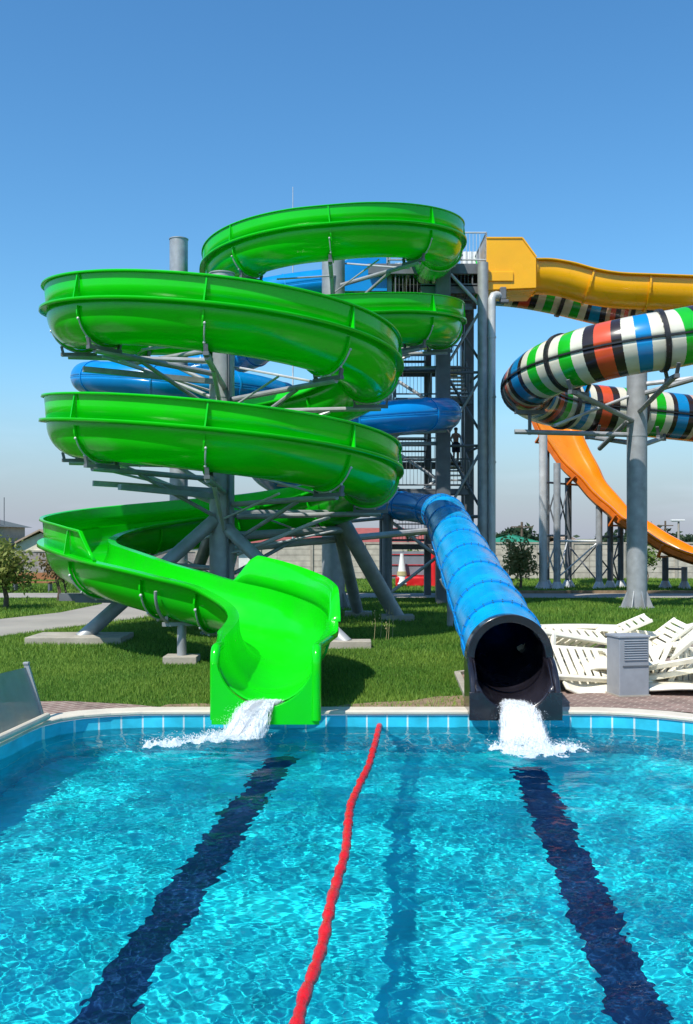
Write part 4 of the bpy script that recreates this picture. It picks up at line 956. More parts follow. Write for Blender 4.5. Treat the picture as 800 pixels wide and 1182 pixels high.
ks = list(J); E = [('pel', 'waist'), ('waist', 'chest'), ('chest', 'neck'), ('neck', 'head'), ('head', 'top'), ('chest', 'ls'), ('ls', 'le'), ('le', 'lw'), ('lw', 'lh'), ('chest', 'rs'), ('rs', 're'), ('re', 'rw'), ('rw', 'rh'),
     ('pel', 'lhp'), ('lhp', 'lk'), ('lk', 'la'), ('la', 'lt'), ('pel', 'rhp'), ('rhp', 'rk'), ('rk', 'ra'), ('ra', 'rt')]
rad = dict(pel=.13, waist=.12, chest=.145, neck=.055, head=.10, top=.075, ls=.06, le=.042, lw=.03, lh=.035, rs=.06, re=.042, rw=.03, rh=.035, lhp=.095, lk=.06, la=.038, lt=.03, rhp=.095, rk=.06, ra=.038, rt=.03)
me.from_pydata([tuple(c*S for c in J[k]) for k in ks], [(ks.index(a), ks.index(b)) for a, b in E], [])
bo = bpy.data.objects.new('body', me); COL.objects.link(bo); bo.parent = per
md = bo.modifiers.new('skin', 'SKIN')
sv = me.skin_vertices[0].data if me.skin_vertices else None
if sv is None:
    me.attributes.new
    bpy.context.view_layer.objects.active = bo; sv = me.skin_vertices[0].data
for i_, k in enumerate(ks): sv[i_].radius = (rad[k]*S, rad[k]*S)
sv[0].use_root = True
bo.modifiers.new('smooth', 'SUBSURF').levels = 2; bo.modifiers['smooth'].render_levels = 2; me.materials.append(M['skin'])
def loc(mbx): return mbx
mb = MB()
for s in (-1, 1): mb.tube([(px+s*.075*S, py_, pz+.98*S), (px+s*.095*S, py_-.01, pz+.75*S), (px+s*.105*S, py_-.02, pz+.52*S)], [.135*S, .12*S, .10*S], 12)
mb.tube([(px, py_, pz+.86*S), (px, py_, pz+1.04*S)], [.165*S, .15*S], 14); mb.build('shorts', M['navy'], per)
MB().sphere((px, py_+.02*S, pz+1.70*S), (.105*S, .115*S, .09*S), 12, 8).build('hair', M['hair'], per)

# ------------------------------------------------------------------ background
def fence_wall(name, label, x0, x1, y, h, m, postgap=3.):
    t = thing(name, ((x0+x1)/2, y, 0), label, 'wall')
    MB().box(((x0+x1)/2, y, h/2), (x1-x0, .12, h)).build('wall_panel', m, t, smooth=0)
    mb = MB(); x = x0
    while x <= x1: mb.box((x, y-.03, h/2+.04), (.16, .22, h+.08)); x += postgap
    MBp_ = mb.build('wall_post', M['concrete'], t, smooth=0); MBp_['kind'] = 'stuff'
    MB().box(((x0+x1)/2, y, h+.06), (x1-x0, .2, .1)).build('wall_cap', M['concrete'], t, smooth=0)
fence_wall('concrete_wall', 'long beige ribbed concrete wall across the far side of the lawn', -5, 45, 57.5, 2.0, M['wall_panel'])
fence_wall('block_wall', 'greyish block wall behind the small trees at far left', -45, -6.5, 60, 1.5, M['wall_grey'], 6)

def house(label, x0, x1, y0, y1, eave, ridge, wm, rm, wins, axis='x', over=.4, hip=False, z0=0., name='house', cat='house'):
    t = thing(name, ((x0+x1)/2, (y0+y1)/2, 0), label, cat)
    MB().box(((x0+x1)/2, (y0+y1)/2, (eave+z0)/2), (x1-x0, y1-y0, eave-z0)).build('wall', wm, t, smooth=0)
    mb = MB(); xm = (x0+x1)/2; ym = (y0+y1)/2; a0, a1, b0, b1 = x0-over, x1+over, y0-over, y1+over
    if axis == 'x':
        ins = (b1-b0)*.4 if hip else 0
        vs = [(a0, b0, eave), (a1, b0, eave), (a1, b1, eave), (a0, b1, eave), (a0+ins, ym, ridge), (a1-ins, ym, ridge)]; fs = [(0, 1, 5, 4), (2, 3, 4, 5), (1, 2, 5), (3, 0, 4), (0, 3, 2, 1)]
    else:
        vs = [(a0, b0, eave), (a1, b0, eave), (a1, b1, eave), (a0, b1, eave), (xm, b0, ridge), (xm, b1, ridge)]; fs = [(0, 1, 4), (2, 3, 5), (1, 2, 5, 4), (3, 0, 4, 5), (0, 3, 2, 1)]
        MB().prism([(x0, eave), (x1, eave), (xm, ridge-.15)], 'y', y0, y0+.15).build('gable', wm, t, smooth=0)
        vs = [(a0, b0, eave-.2), (xm, b0, ridge), (xm, b1, ridge), (a0, b1, eave-.2), (a1, b0, eave-.2), (a1, b1, eave-.2)]; fs = [(0, 1, 2, 3), (1, 4, 5, 2)]
    mb.add(vs, fs); mb.build('roof', rm, t, smooth=0, solid=.12)
    for wx, wz, ww, wh in wins:
        f = MB().box((wx, y0-.03, wz), (ww, .08, wh)).build('window', M['white_paint'], t, smooth=0)
        MB().box((wx, y0-.06, wz), (ww*.84, .06, wh*.84)).build('pane', M['glass_dark'], f, smooth=0)
    return t
h1 = house('grey green house with a dark hipped roof at the left edge', -33, -25.5, 72, 79, 3.2, 4.1, M['plaster_green'], M['roof_dark'], [(-27.8, 2.1, .6, .9), (-26.5, 2.1, .6, .9), (-30, 2.1, .8, .9)], hip=True)
MB().box((-27.2, 71.9, .9), (3.8, .12, 1.1)).build('balcony_screen', M['white_paint'], h1, smooth=0)
MB().box((-25.9, 73, 3.55), (.9, .3, .6)).build('rooftop_box', M['red_paint'], h1, smooth=0)
MB().tube([(-25.6, 74.5, 3.3), (-25.6, 74.5, 5.4)], .035, 6).build('antenna', M['steel_dark'], h1)
house('small cream house with a tan gabled roof next to the grey green house', -24.6, -20.8, 74, 80, 1.9, 2.9, M['plaster_cream'], M['roof_tan'], [(-22.8, 1.0, .9, .9)], axis='y')
house('long white building with a dull red roof behind the green slide', -9, 4.2, 76, 86, 1.7, 3.1, M['plaster_white'], M['roof_red'], [(-6, 1.1, .9, .6), (-3, 1.1, .9, .6), (0, 1.1, .9, .6), (2.5, 1.1, .9, .6)], name='long_building', cat='building')
house('white flat shed with a grey roof left of the red roofed building', -18, -9.8, 74, 80, 1.9, 2.3, M['plaster_white'], M['roof_dark'], [(-14, 1.2, .9, .6)], name='shed', cat='shed')
house('low cream building with a bright green roof beyond the right wall', 11.5, 17.2, 84, 92, 1.7, 2.6, M['plaster_cream'], M['roof_green'], [(13, 1.2, .8, .6)], hip=True, name='low_building', cat='building')
house('brown gabled roof building beside the green roofed one', 17.6, 20.5, 86, 92, 1.6, 2.5, M['plaster_cream'], M['roof_tan'], [(19, 1.1, .7, .6)], hip=True, name='low_building', cat='building')
house('red roofed house just right of the grey post under the blue bend', 3.4+1.2, 9, 80, 86, 1.8, 2.7, M['plaster_white'], M['roof_red'], [(5.6, 1.2, .8, .6)], hip=True)

def foliage(n, pts_fn, size, seed, flat_=.6):
    r = np.random.default_rng(seed); P = pts_fn(r, n); k = len(P)
    d1 = r.normal(size=(k, 3)); d1 /= np.linalg.norm(d1, axis=1)[:, None]; d2 = r.normal(size=(k, 3)); d2 -= d1*(d1*d2).sum(1)[:, None]; d2 /= np.linalg.norm(d2, axis=1)[:, None]
    s = size*r.uniform(.6, 1.3, (k, 1))
    V = np.stack([P-d1*s, P+d2*s*.45, P+d1*s, P-d2*s*.45], 1).reshape(-1, 3); F = np.arange(4*k).reshape(-1, 4)
    return V, F
def tree(name, label, cat, x, y, h, crown, leaf, n, size, trunk_r=.06, seed=1, group=None, crown_lo=.35, lean=0., multi=1):
    t = thing(name, (x, y, 0), label, cat, group); r = random.Random(seed); mb = MB(); tips = []
    for mlt in range(multi):
        bx = x+(r.uniform(-.25, .25) if multi > 1 else 0)
        top = Vector((bx+lean+r.uniform(-.1, .1), y, h*.75))
        pts = [Vector((bx, y, -.05)), Vector((bx+lean*.3+.05, y, h*.2)), Vector((bx+lean*.5-.06, y+.03, h*.45)), top]
        mb.tube(pts, [trunk_r*1.2, trunk_r, trunk_r*.75, trunk_r*.3], 8)
        for k in range(9):
            t0 = r.uniform(.4, .95); p = pts[1].lerp(pts[3], t0) if t0 < 1 else pts[3]
            a = r.uniform(0, 2*PI); e = p+Vector((math.cos(a)*crown[0]*r.uniform(.4, .9), math.sin(a)*crown[0]*r.uniform(.4, .9), r.uniform(.1, .35)*h)); mid = p.lerp(e, .5)+Vector((0, 0, .06*h))
            mb.tube([p, mid, e], [trunk_r*.45, trunk_r*.3, trunk_r*.1], 5); tips.append(e); tips.append(mid)
    mb.build('trunk', M['bark'], t)
    cz = h*(1+crown_lo)/2; hz = h*(1-crown_lo)/2
    rr = np.random.default_rng(seed); ncl = 26
    cl = rr.normal(size=(ncl, 3)); cl /= np.linalg.norm(cl, axis=1)[:, None]; cl *= rr.uniform(.35, .92, (ncl, 1)); cl = cl*np.array([crown[0], crown[0], hz])+np.array([x+lean, y, cz])
    cl = np.vstack([cl, np.array([tuple(q) for q in tips])])
    def fn(g, n_):
        c = cl[g.integers(0, len(cl), n_)]; return c+g.normal(size=(n_, 3))*np.array([crown[1]]*3)
    V, F = foliage(n, fn, size, seed)
    tint = np.clip(rr.normal(.45, .25, len(F)), 0, 1)
    o = fast_mesh('crown', V-np.array([x, y, 0]), F, M[leaf], False, np.repeat(tint, 4)); o.parent = t
    return t
tree('small_tree', 'small olive green tree with a crooked trunk on the left lawn', 'tree', -11.15, 32.6, 2.0, (1.15, .2), 'leaf_olive', 2300, .10, .085, 5, lean=-.1, crown_lo=.3)
tree('small_tree', 'pale olive young tree further back beside the small crooked one', 'tree', -16.2, 45.5, 2.0, (.9, .22), 'leaf_olive', 1200, .11, .04, 15, crown_lo=.3)
tree('shrub', 'sparse shrub with bare bent stems and reddish leaves under the left of the green slide', 'shrub', -10.6, 39.0-2.0, 1.7, (.75, .22), 'leaf_red', 700, .09, .035, 8, multi=3, crown_lo=.5)
tree('conifer', 'bushy young pine behind the blue tube run-out', 'tree', 7.95, 45.6, 2.15, (.72, .17), 'leaf_pine', 1300, .11, .06, 3, crown_lo=.08)
tree('sapling', 'thin bright green sapling in front of the wall right of the lone column', 'tree', 15.7, 52, 1.9, (.5, .18), 'leaf_fresh', 420, .11, .03, 4, crown_lo=.4)
tree('sapling', 'little sapling seen between the grey raking legs', 'tree', 3.2, 50, 1.9, (.4, .16), 'leaf_fresh', 300, .10, .03, 14, crown_lo=.4)
# far belt of trees beyond the wall: one mass
def belt(g, n_):
    xx = g.uniform(18, 70, n_); hh = 2.2+.9*np.sin(xx*.35)+.5*np.sin(xx*1.1+1)+g.normal(0, .25, n_)
    return np.stack([xx, g.uniform(128, 140, n_), g.random(n_)**.6*np.maximum(hh+.2, .5)], 1)
V, F = foliage(9000, belt, .5, 21); o = fast_mesh('far_trees', V, F, M['leaf_dark'], False, np.repeat(RNG.random(len(F))*.8, 4)); tag(o, 'dark belt of distant trees above the right wall', 'trees', kind='stuff')
def belt2(g, n_):
    xx = g.uniform(-70, 16, n_); hh = 1.7+.5*np.sin(xx*.3)+.3*np.sin(xx*.9)
    return np.stack([xx, g.uniform(140, 150, n_), g.random(n_)**.6*np.maximum(hh+.6, .3)], 1)
V, F = foliage(7000, belt2, .5, 22); o = fast_mesh('far_trees', V, F, M['leaf_dark'], False, np.repeat(RNG.random(len(F))*.8, 4)); tag(o, 'low belt of distant trees beyond the left houses', 'trees', kind='stuff')

# lamp, poles, mast, bench
lp = thing('street_lamp', (20.0, 60, 0), 'street lamp with a flat white head beyond the wall at right', 'street lamp')
MB().tube([(20, 60, 0), (20, 60, 3.35)], [.09, .06], 10).build('pole', M['concrete'], lp)
mb = MB(); mb.box((19.95, 60, 3.42), (.8, .3, .1)); mb.box((19.75, 60, 3.36), (.3, .22, .05)); mb.build('lamp_head', M['white_paint'], lp, smooth=0, bevel=.02)
up = thing('utility_pole', (17.6, 100, 0), 'distant utility pole with crossarm above the green roof', 'pole')
MB().tube([(17.6, 100, 0), (17.6, 100, 4.0)], .12, 8).build('pole', M['bark'], up)
MB().box((17.6, 99.9, 3.5), (2.2, .12, .12)).build('crossarm', M['bark'], up, smooth=0)
up2 = thing('utility_pole', (33.6, 105, 0), 'distant utility pole near the right edge behind the street lamp', 'pole')
MB().tube([(33.6, 105, 0), (33.6, 105, 4.2)], .1, 8).build('pole', M['bark'], up2); MB().box((33.6, 104.9, 3.7), (1.6, .1, .1)).build('crossarm', M['bark'], up2, smooth=0)
ms_ = thing('mast', (-3.23, 60, 0), 'thin tall mast in the sky above the top green loop', 'mast')
MB().tube([(-3.23, 60, 0), (-3.23, 60, 15), (-3.23, 60, 23.5)], [.06, .04, .02], 8).build('pole', M['steel_light'], ms_); MB().tube([(-3.23, 60, 0), (-3.23, 60, .3)], .2, 10).build('base_plate', M['concrete'], ms_)
bn = thing('park_bench', (-13.6, 43.2, 0), 'low reddish brown bench beside the far left path', 'bench')
MB().box((-13.6, 43.2, .42), (1.9, .45, .06)).build('seat', M['brown'], bn, smooth=0); 
for s in (-.75, .75): MB().box((-13.6+s, 43.2, .19), (.08, .4, .39)).build('leg', M['steel_dark'], bn, smooth=0)
MB().box((-13.6, 43.43, .68), (1.9, .05, .3)).build('backrest', M['brown'], bn, smooth=0)

# red play kiosk seen under the stairs
kx, ky = 3.85, 48.0
kk = thing('play_kiosk', (kx-.6, ky, 0), 'red and grey play kiosk with a white cone, seen under the tower stairs', 'kiosk')
MB().box((kx-.9, ky, 1.05), (1.9, .06, 1.3)).build('net_panel', mat('grey_net', (.19, .22, .26), .7), kk, smooth=0)
mb = MB(); 
for z in (.55, 1.05, 1.55): mb.box((kx-.9, ky-.06, z), (1.95, .03, .03))
mb.build('red_cord', M['red_paint'], kk, smooth=0)
MB().tube([(kx-1.2, ky-.4, .15), (kx-1.2, ky-.4, .25), (kx-1.2, ky-.4, 1.6)], [.3, .26, .08], 16).build('cone', M['white_paint'], kk)
mb = MB(); mb.tube([(kx-1.2, ky-.4, .55), (kx-1.2, ky-.4, .75)], [.25, .22], 16); mb.build('cone_band', M['straw'], kk)
mb = MB(); mb.box((kx-.75, ky-.25, .25), (1.5, .7, .5)); mb.build('red_base', M['red_paint'], kk, smooth=0, bevel=.08)
mb = MB(); mb.tube([(kx+.35, ky-.3, 0), (kx+.35, ky-.3, 1.7)], .2, 14); mb.build('red_pillar', M['red_paint'], kk)
mb = MB(); mb.tube([(kx+.35, ky-.3, 1.7), (kx+.35, ky-.3, 1.95)], [.26, .22], 14); mb.build('white_cap', M['white_paint'], kk)
for x in (kx-1.85, kx+.05): MB().tube([(x, ky-.1, 0), (x, ky-.1, 1.75)], .04, 8).build('post', M['steel_dark'], kk)

# ------------------------------------------------------------------ poolside things
# left screen
gs = thing('glass_barrier', (-4.0, 12.0, 0), 'cloudy clear barrier panel leaning out over the left pool corner', 'barrier')
def scr(y): return left_x(y)-.06
b0, b1 = 12.55, 9.0
lean = -.19
MB().add([(scr(b0), b0, .08), (scr(b1), b1, .08), (scr(b1)+lean*1.05, b1, .80), (scr(b0)+lean, b0, .68)], [(0, 1, 2, 3)]).build('panel', M['acrylic'], gs, smooth=0, solid=.012)
mb = MB(); mb.bar((scr(b0)+.01, b0+.03, .04), (scr(b0)+lean-.0, b0+.03, .72), .055, .06); mb.box((scr(b0)+lean, b0+.03, .73), (.07, .075, .03)); mb.build('post', M['steel'], gs, smooth=0, bevel=.006)
mb = MB(); mb.bar((scr(b1)+.01, b1-.03, .04), (scr(b1)+lean*1.05, b1-.03, .84), .055, .06); mb.build('post', M['steel'], gs, smooth=0)
MB().tube([(scr(12.45)+.12, 12.45, .085), (scr(4)+.12, 4, .085)], .045, 10).build('kick_rail', M['coping'], gs)

# utility cabinet
ux, uy = 4.12, 14.6
uc = thing('utility_cabinet', (ux, uy, .02), 'grey metal cabinet with louvres in front of the white loungers', 'cabinet')
rz = Matrix.Rotation(R(12), 3, 'Z')
MB().box((ux, uy, .45), (.47, .40, .84), rz).build('body', M['utility'], uc, smooth=0, bevel=.012)
mb = MB(); mb.box(Vector((ux, uy, .885)), (.50, .43, .035), rz); mb.build('lid', M['utility'], uc, smooth=0, bevel=.008)
mb = MB()
for k in range(9): mb.box(Vector((ux, uy, 0))+rz @ Vector((.02, -.205, .83-.035*k)), (.36, .02, .012), rz @ Matrix.Rotation(R(-25), 3, 'X'))
mb.build('louvre', M['utility'], uc, smooth=0)
MB().box(Vector((ux, uy, 0))+rz @ Vector((.02, -.206, .46)), (.40, .012, .018), rz).build('door_seam', M['steel_dark'], uc, smooth=0)
MB().box((ux, uy, .025), (.5, .44, .03), rz).build('plinth', M['concrete'], uc, smooth=0)

# sun loungers in a heap
lg = thing('sun_lounger', (0, 0, 0), '', 'sun lounger', 'old white sun loungers heaped on the pavers')
mb = MB()
for s in (-1, 1):
    mb.bar((-.95, s*.31, .30), (.95, s*.31, .30), .06, .09)
    mb.bar((-.95, s*.31, .30), (-1.02, s*.31, .22), .06, .08)
mb.bar((-.95, -.31, .30), (-.95, .31, .30), .08, .07); mb.bar((.95, -.31, .30), (.95, .31, .30), .08, .07)
mb.build('frame', M['white_plastic'], lg, smooth=30, bevel=.015)
mb = MB()
for k in range(9): mb.box((-.85+k*.13, 0, .34), (.095, .58, .022))
mb.build('slat_deck', M['white_plastic'], lg, smooth=30, bevel=.008)
mb = MB(); q = Matrix.Rotation(R(-28), 3, 'Y')
for s in (-1, 1): mb.bar(Vector((.33, s*.25, .34)), Vector((.33, s*.25, .34))+q @ Vector((.72, 0, 0)), .05, .05)
for k in range(6): mb.box(Vector((.33, 0, .35))+q @ Vector((.06+k*.12, 0, 0)), (.09, .54, .022), q)
mb.build('backrest', M['white_plastic'], lg, smooth=30, bevel=.008)
for sx in (-.72, .72):
    for s in (-1, 1): MB().bar((sx, s*.31, .29), (sx+(.08 if sx > 0 else -.08), s*.33, 0), .06, .08).build('leg', M['white_plastic'], lg, smooth=30, bevel=.012)
LG = [  # location, euler(deg), label
    ((3.6, 15.3, .16), (38, 5, 12), 'white sun lounger tipped sideways at the front left of the heap'),
    ((4.55, 16.0, .16), (10, -8, 10), 'white sun lounger lying flat at the bottom of the heap behind the grey cabinet'),
    ((3.9, 16.3, .42), (6, 4, -3), 'white sun lounger lying flat along the back left of the heap'),
    ((5.25, 15.15, .05), (4, -14, -24), 'white sun lounger low at the front right of the cabinet, its back raised'),
    ((5.35, 15.75, .34), (-14, -11, 20), 'white sun lounger topmost of the heap, tilted up to the right'),
    ((5.75, 15.9, .10), (80, 12, 28), 'white sun lounger standing on edge at the far right of the heap'),
    ((3.75, 15.9, .30), (-28, 10, 24), 'white sun lounger leaning askew just right of the black mouth'),
    ((4.85, 15.3, .22), (24, -14, -38), 'white sun lounger tilted crosswise right behind the cabinet lid'),
    ((5.1, 16.5, .40), (-6, 6, -6), 'white sun lounger lying level at the back right of the heap'),
    ((4.3, 15.55, .02), (178, 8, -14), 'upside down white sun lounger with its legs up, behind the cabinet'),
]
for k, (l, e, lb) in enumerate(LG):
    rot = tuple(R(a) for a in e)
    if lb.startswith('upside'): l = (l[0], l[1], .46)
    if k == 0: first = (l, rot, lb)
    else: dup(lg, l, rot, lb)
lg.location = first[0]; lg.rotation_euler = first[1]; lg['label'] = first[2]
# loose cushions/boards under and on the heap
def board(label, x, y, z, sx, sy, rot, sag=.06, seed=0):
    nx_, ny_ = 14, 8; vs = []; r = random.Random(seed); ph = r.random()*6
    Rm = Euler([R(a) for a in rot]).to_matrix()
    for i in range(nx_):
        for j in range(ny_):
            u = i/(nx_-1)-.5; v = j/(ny_-1)-.5
            p = Rm @ Vector((u*sx, v*sy, sag*math.sin(u*5+ph)+sag*.5*math.cos(v*4+ph))); vs.append((x+p.x, y+p.y, z+p.z))
    t = MB().add(vs, [(i*ny_+j, (i+1)*ny_+j, (i+1)*ny_+j+1, i*ny_+j+1) for i in range(nx_-1) for j in range(ny_-1)]).build('plastic_sheet', M['white_plastic'], smooth=60, solid=.035)
    return tag(t, label, 'plastic sheet', 'loose cream sheets among the loungers')
board('cream plastic sheet flat on the pavers right of the grey cabinet', 5.05, 14.75, .09, 1.3, .7, (3, 2, -8), .03, 3)
board('cream curved sheet under the loungers left of the grey cabinet', 3.45, 15.6, .25, 1.1, .7, (14, 6, 15), .07, 5)
board('long cream plank laid level along the rear top of the heap', 3.8, 16.75, .80, 1.9, .3, (8, 0, 0), .012, 8)
board('cream plank sticking up to the right from the top of the heap', 5.55, 16.2, .86, 1.5, .14, (4, -14, 8), .008, 9)
board('crumpled cream sheet at the far right of the heap', 5.9, 14.9, .18, 1.2, .7, (10, -10, 30), .09, 11)

board('cream sheet bowed upwards at the middle left of the heap', 3.75, 15.25, .32, 1.0, .55, (20, -8, -20), .08, 21)
board('cream sheet slumped against the left of the cabinet', 3.62, 14.95, .10, .9, .5, (16, 10, 12), .06, 23)
board('broad cream sheet draped over the middle right of the heap', 5.2, 15.6, .42, 1.3, .8, (12, 8, -16), .10, 25)
board('curled cream sheet at the rear left of the heap', 3.3, 16.2, .5, 1.0, .6, (10, -4, 30), .10, 27)
# red lane rope
rp = []
wob = [(438, 838), (432, 862), (424, 888), (414, 908), (405, 930), (401, 962), (399, 984), (391, 1010), (383, 1040), (377, 1068), (370, 1098), (360, 1128), (350, 1155), (343, 1182), (333, 1220), (318, 1290), (296, 1420)]
for x, y in wob:
    Y_ = (2.3+.185)*1150/(y-622); rp.append(((x-400)*Y_/1150, Y_, -.185))
RPt, RS_ = catmull(rp, .035)
rr_ = np.random.default_rng(3); rad_ = .036*(1+.13*np.sin(RS_*21)+.10*np.sin(RS_*47+1)+.06*rr_.normal(size=len(RS_)))
RPt[:, 2] += .006*np.sin(RS_*5)+.004*np.sin(RS_*13)
o = MB().tube([tuple(p) for p in RPt], list(rad_), 12).build('lane_rope', M['red'], smooth=70); tag(o, 'wavy red floating lane rope lying on the pool water', 'lane rope')

# falling water and foam
g = np.random.default_rng(11)
OCT = np.array([(0, 0, 1), (1, 0, 0), (0, 1, 0), (-1, 0, 0), (0, -1, 0), (0, 0, -1)], float); OCF = np.array([(0, 1, 2), (0, 2, 3), (0, 3, 4), (0, 4, 1), (5, 2, 1), (5, 3, 2), (5, 4, 3), (5, 1, 4)])
def stream(p0, v0, n, w0, w1, T_, smin, smax, chaos=.5, zmin=-.22):
    t = T_*g.random(n)**.85; f = t/T_
    lat = g.normal(size=n)*.45*(w0+(w1-w0)*f)
    vel = np.array(v0)[None]+g.normal(size=(n, 3))*np.array([.25, .45, .35])*chaos
    P = np.array(p0)[None]+vel*t[:, None]; P[:, 2] -= 4.9*t*t; P[:, 0] += lat; P[:, 2] += np.abs(g.normal(size=n))*.035*(.4+f)
    V = vel.copy(); V[:, 2] -= 9.8*t; V /= np.linalg.norm(V, axis=1)[:, None]
    s = smin*(smax/smin)**g.random(n)
    k = P[:, 2] > zmin; return P[k], V[k], s[k], 1+2.2*g.random(k.sum())
def drops(P, D, s, st):
    # little stretched drops along their own direction of flight
    u = np.cross(D, np.array([.3, .2, .93])); u /= np.linalg.norm(u, axis=1)[:, None]; w_ = np.cross(D, u)
    V = P[:, None, :]+s[:, None, None]*(OCT[None, :, 0:1]*u[:, None, :]+OCT[None, :, 1:2]*w_[:, None, :]+OCT[None, :, 2:3]*D[:, None, :]*st[:, None, None])
    return V.reshape(-1, 3), (OCF[None]+6*np.arange(len(P))[:, None, None]).reshape(-1, 3)
def vnoise(x, y, seed):
    r = np.random.default_rng(seed); o = np.zeros_like(x)
    for k in range(22):
        fr = 6*(60/6)**r.random(); th = r.random()*2*PI; o += np.sin(fr*(x*math.cos(th)+y*math.sin(th))+r.random()*6.28+1.5*np.sin(fr*.5*(y*math.cos(th)-x*math.sin(th))))/(fr**.35)
    return o/2.1
def foam_patch(pts, wd, seed, peak=.07):
    # torn sheet of foam lying on the water, thick along the middle
    A = np.array(pts); st_ = .011; x0, y0 = A.min(0)-.6; x1, y1 = A.max(0)+.6
    X_, Y_ = np.meshgrid(np.arange(x0, x1, st_), np.arange(y0, y1, st_)); D = np.zeros_like(X_)
    for i in range(len(A)-1):
        for t in np.linspace(0, 1, 6): p = A[i]*(1-t)+A[i+1]*t; w_ = wd[i]*(1-t)+wd[i+1]*t; D = np.maximum(D, np.exp(-((X_-p[0])**2+((Y_-p[1])*1.15)**2)/(w_*w_)))
    N_ = vnoise(X_, Y_, seed); N2 = vnoise(X_*3, Y_*3, seed+1)
    Dn = D+.30*N_*(D > .05)+.16*N2; Z_ = -.198+peak*np.clip(D-.15, 0, 1)*(.5+.5*np.abs(N_)+.5*np.abs(N2))+.012*N2*(D > .2)
    ny2, nx2 = X_.shape; idx = np.arange(nx2*ny2).reshape(ny2, nx2); kp = ((Dn > .42) & (D > .08))[:-1, :-1]
    q_ = np.stack([idx[:-1, :-1], idx[:-1, 1:], idx[1:, 1:], idx[1:, :-1]], -1)[kp]; us = np.unique(q_); rm = np.full(nx2*ny2, -1); rm[us] = np.arange(len(us))
    V = np.stack([X_.ravel(), Y_.ravel(), Z_.ravel()], 1)[us]; F = rm[q_]
    n_ = 2500; i_ = g.integers(0, len(V), n_); P = V[i_]+g.normal(size=(n_, 3))*np.array([.03, .03, .0]); P[:, 2] += np.abs(g.normal(size=n_))*.035
    return V, np.vstack([F[:, [0, 1, 2]], F[:, [0, 2, 3]]]), P
def foam_sheet_mat():
    m = bpy.data.materials.new('falling_white_water'); m.use_nodes = True
    N = m.node_tree.nodes; L = m.node_tree.links; b = N['Principled BSDF']; b.inputs['Base Color'].default_value = (.88, .92, .95, 1); b.inputs['Roughness'].default_value = .3
    tc = N.new('ShaderNodeTexCoord'); mp = N.new('ShaderNodeMapping'); mp.inputs['Scale'].default_value = (26, 7, 5); L.new(tc.outputs['Object'], mp.inputs[0])
    nz = N.new('ShaderNodeTexNoise'); nz.inputs['Scale'].default_value = 1.6; nz.inputs['Detail'].default_value = 9; nz.inputs['Roughness'].default_value = .72; L.new(mp.outputs[0], nz.inputs['Vector'])
    a = N.new('ShaderNodeAttribute'); a.attribute_name = 'tint'
    ad = N.new('ShaderNodeMath'); ad.operation = 'ADD'; L.new(nz.outputs['Fac'], ad.inputs[0]); L.new(a.outputs['Fac'], ad.inputs[1])
    mr = N.new('ShaderNodeMapRange'); mr.inputs[1].default_value = .46; mr.inputs[2].default_value = .80; mr.inputs[3].default_value = 0; mr.inputs[4].default_value = .8; L.new(ad.outputs[0], mr.inputs[0])
    tr = N.new('ShaderNodeBsdfTransparent'); ms = N.new('ShaderNodeMixShader'); L.new(mr.outputs[0], ms.inputs[0]); L.new(tr.outputs[0], ms.inputs[1]); L.new(b.outputs[0], ms.inputs[2])
    L.new(ms.outputs[0], N['Material Output'].inputs['Surface']); return m
M['falling'] = foam_sheet_mat()
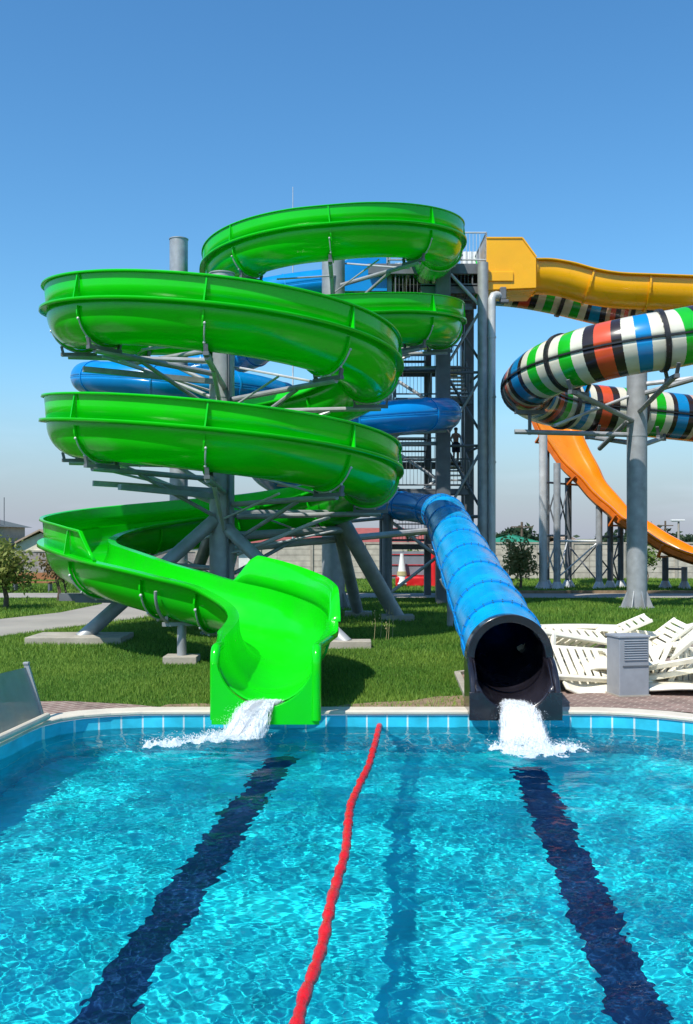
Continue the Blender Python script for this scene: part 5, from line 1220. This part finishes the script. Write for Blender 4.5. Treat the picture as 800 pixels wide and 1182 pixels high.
def sheets(p0, v0, w0, w1, T_, n_lay, seed):
    r = np.random.default_rng(seed); Vs = []; Fs = []; Ts = []; o = 0; nu, nv = 34, 26
    for l in range(n_lay):
        v = np.array(v0)*(1+r.normal(0, .10)); dz = r.uniform(-.03, .04); ph = r.uniform(0, 6, 6)
        t = np.linspace(-.12, T_, nu)[:, None]; q = np.linspace(-1, 1, nv)[None, :]; f = np.clip(t/T_, 0, 1)
        wd = (w0+(w1-w0)*f)*.5
        x = p0[0]+v[0]*t+wd*q+.02*np.sin(q*7+ph[0]+t*20)*(1+f); y = p0[1]+v[1]*t+.02*np.sin(q*9+ph[1])*f+q*0
        z = p0[2]+np.where(t > 0, v[2]*t-4.9*t*t, 0)+dz*(.3+f)+.022*np.sin(q*11+ph[2]+t*14)*(.4+f)+.012*np.sin(q*23+ph[3]-t*30)
        e = (1-np.abs(q)**2.5)*.36-.10+.05*f+np.clip(-t/.12, 0, 1)*-.22
        Vs.append(np.stack([x, y, z], -1).reshape(-1, 3)); Ts.append((e+t*0).ravel())
        idx = o+np.arange(nu*nv).reshape(nu, nv); Fs.append(np.stack([idx[:-1, :-1], idx[:-1, 1:], idx[1:, 1:], idx[1:, :-1]], -1).reshape(-1, 4)); o += nu*nv
    return np.vstack(Vs), np.vstack(Fs), np.concatenate(Ts)
def splash(label, streams, patch, sh):
    t = thing('splash', (patch[0][0][0], patch[0][0][1], -.24), label, 'splash'); L0 = np.array(t.location)
    Vs = []; Fs = []; o = 0
    for a in streams:
        v, f = drops(*stream(*a)); Vs.append(v); Fs.append(f+o); o += len(v)
    ob = fast_mesh('falling_water', np.vstack(Vs)-L0, np.vstack(Fs), M['foam']); ob.parent = t
    v, f, tt = sheets(*sh); ob = fast_mesh('water_sheet', v-L0, f, M['falling'], True, tt); ob.parent = t
    V, F, P = foam_patch(*patch); D = g.normal(size=P.shape); D /= np.linalg.norm(D, axis=1)[:, None]
    v, f = drops(P, D, .0025*(3.5)**g.random(len(P)), np.ones(len(P)))
    ob = fast_mesh('foam', np.vstack([V, v])-L0, np.vstack([F, f+len(V)]), M['foam']); ob.parent = t
splash('white water pouring from the green lip and trailing to the left',
       [((-1.04, 12.84, .20), (-1.0, -1.2, .1), 11000, .15, .20, .33, .0012, .0042, .28), ((-1.15, 12.65, .10), (-1.0, -.7, .5), 500, .2, .3, .3, .0015, .0035, .8)],
       ([(-1.27, 12.62), (-1.42, 12.45), (-1.72, 12.22), (-2.05, 12.02), (-2.35, 11.88)], [.20, .20, .17, .13, .08], 5, .07),
       ((-1.04, 12.84, .195), (-1.0, -1.2, .10), .38, .50, .31, 9, 31))
splash('foaming white water gushing straight out of the black mouth',
       [((2.18, 12.95, .165), (.05, -2.2, .25), 13000, .16, .26, .37, .0012, .0042, .32), ((2.2, 12.6, .02), (.0, -1.2, .8), 700, .26, .4, .35, .0015, .0035, .9)],
       ([(2.18, 12.45), (2.2, 12.2), (2.25, 11.95), (1.80, 11.7), (2.3, 11.6), (2.70, 11.75)], [.14, .22, .27, .15, .24, .12], 9, .075),
       ((2.18, 12.95, .16), (.05, -2.2, .22), .36, .60, .33, 10, 37))
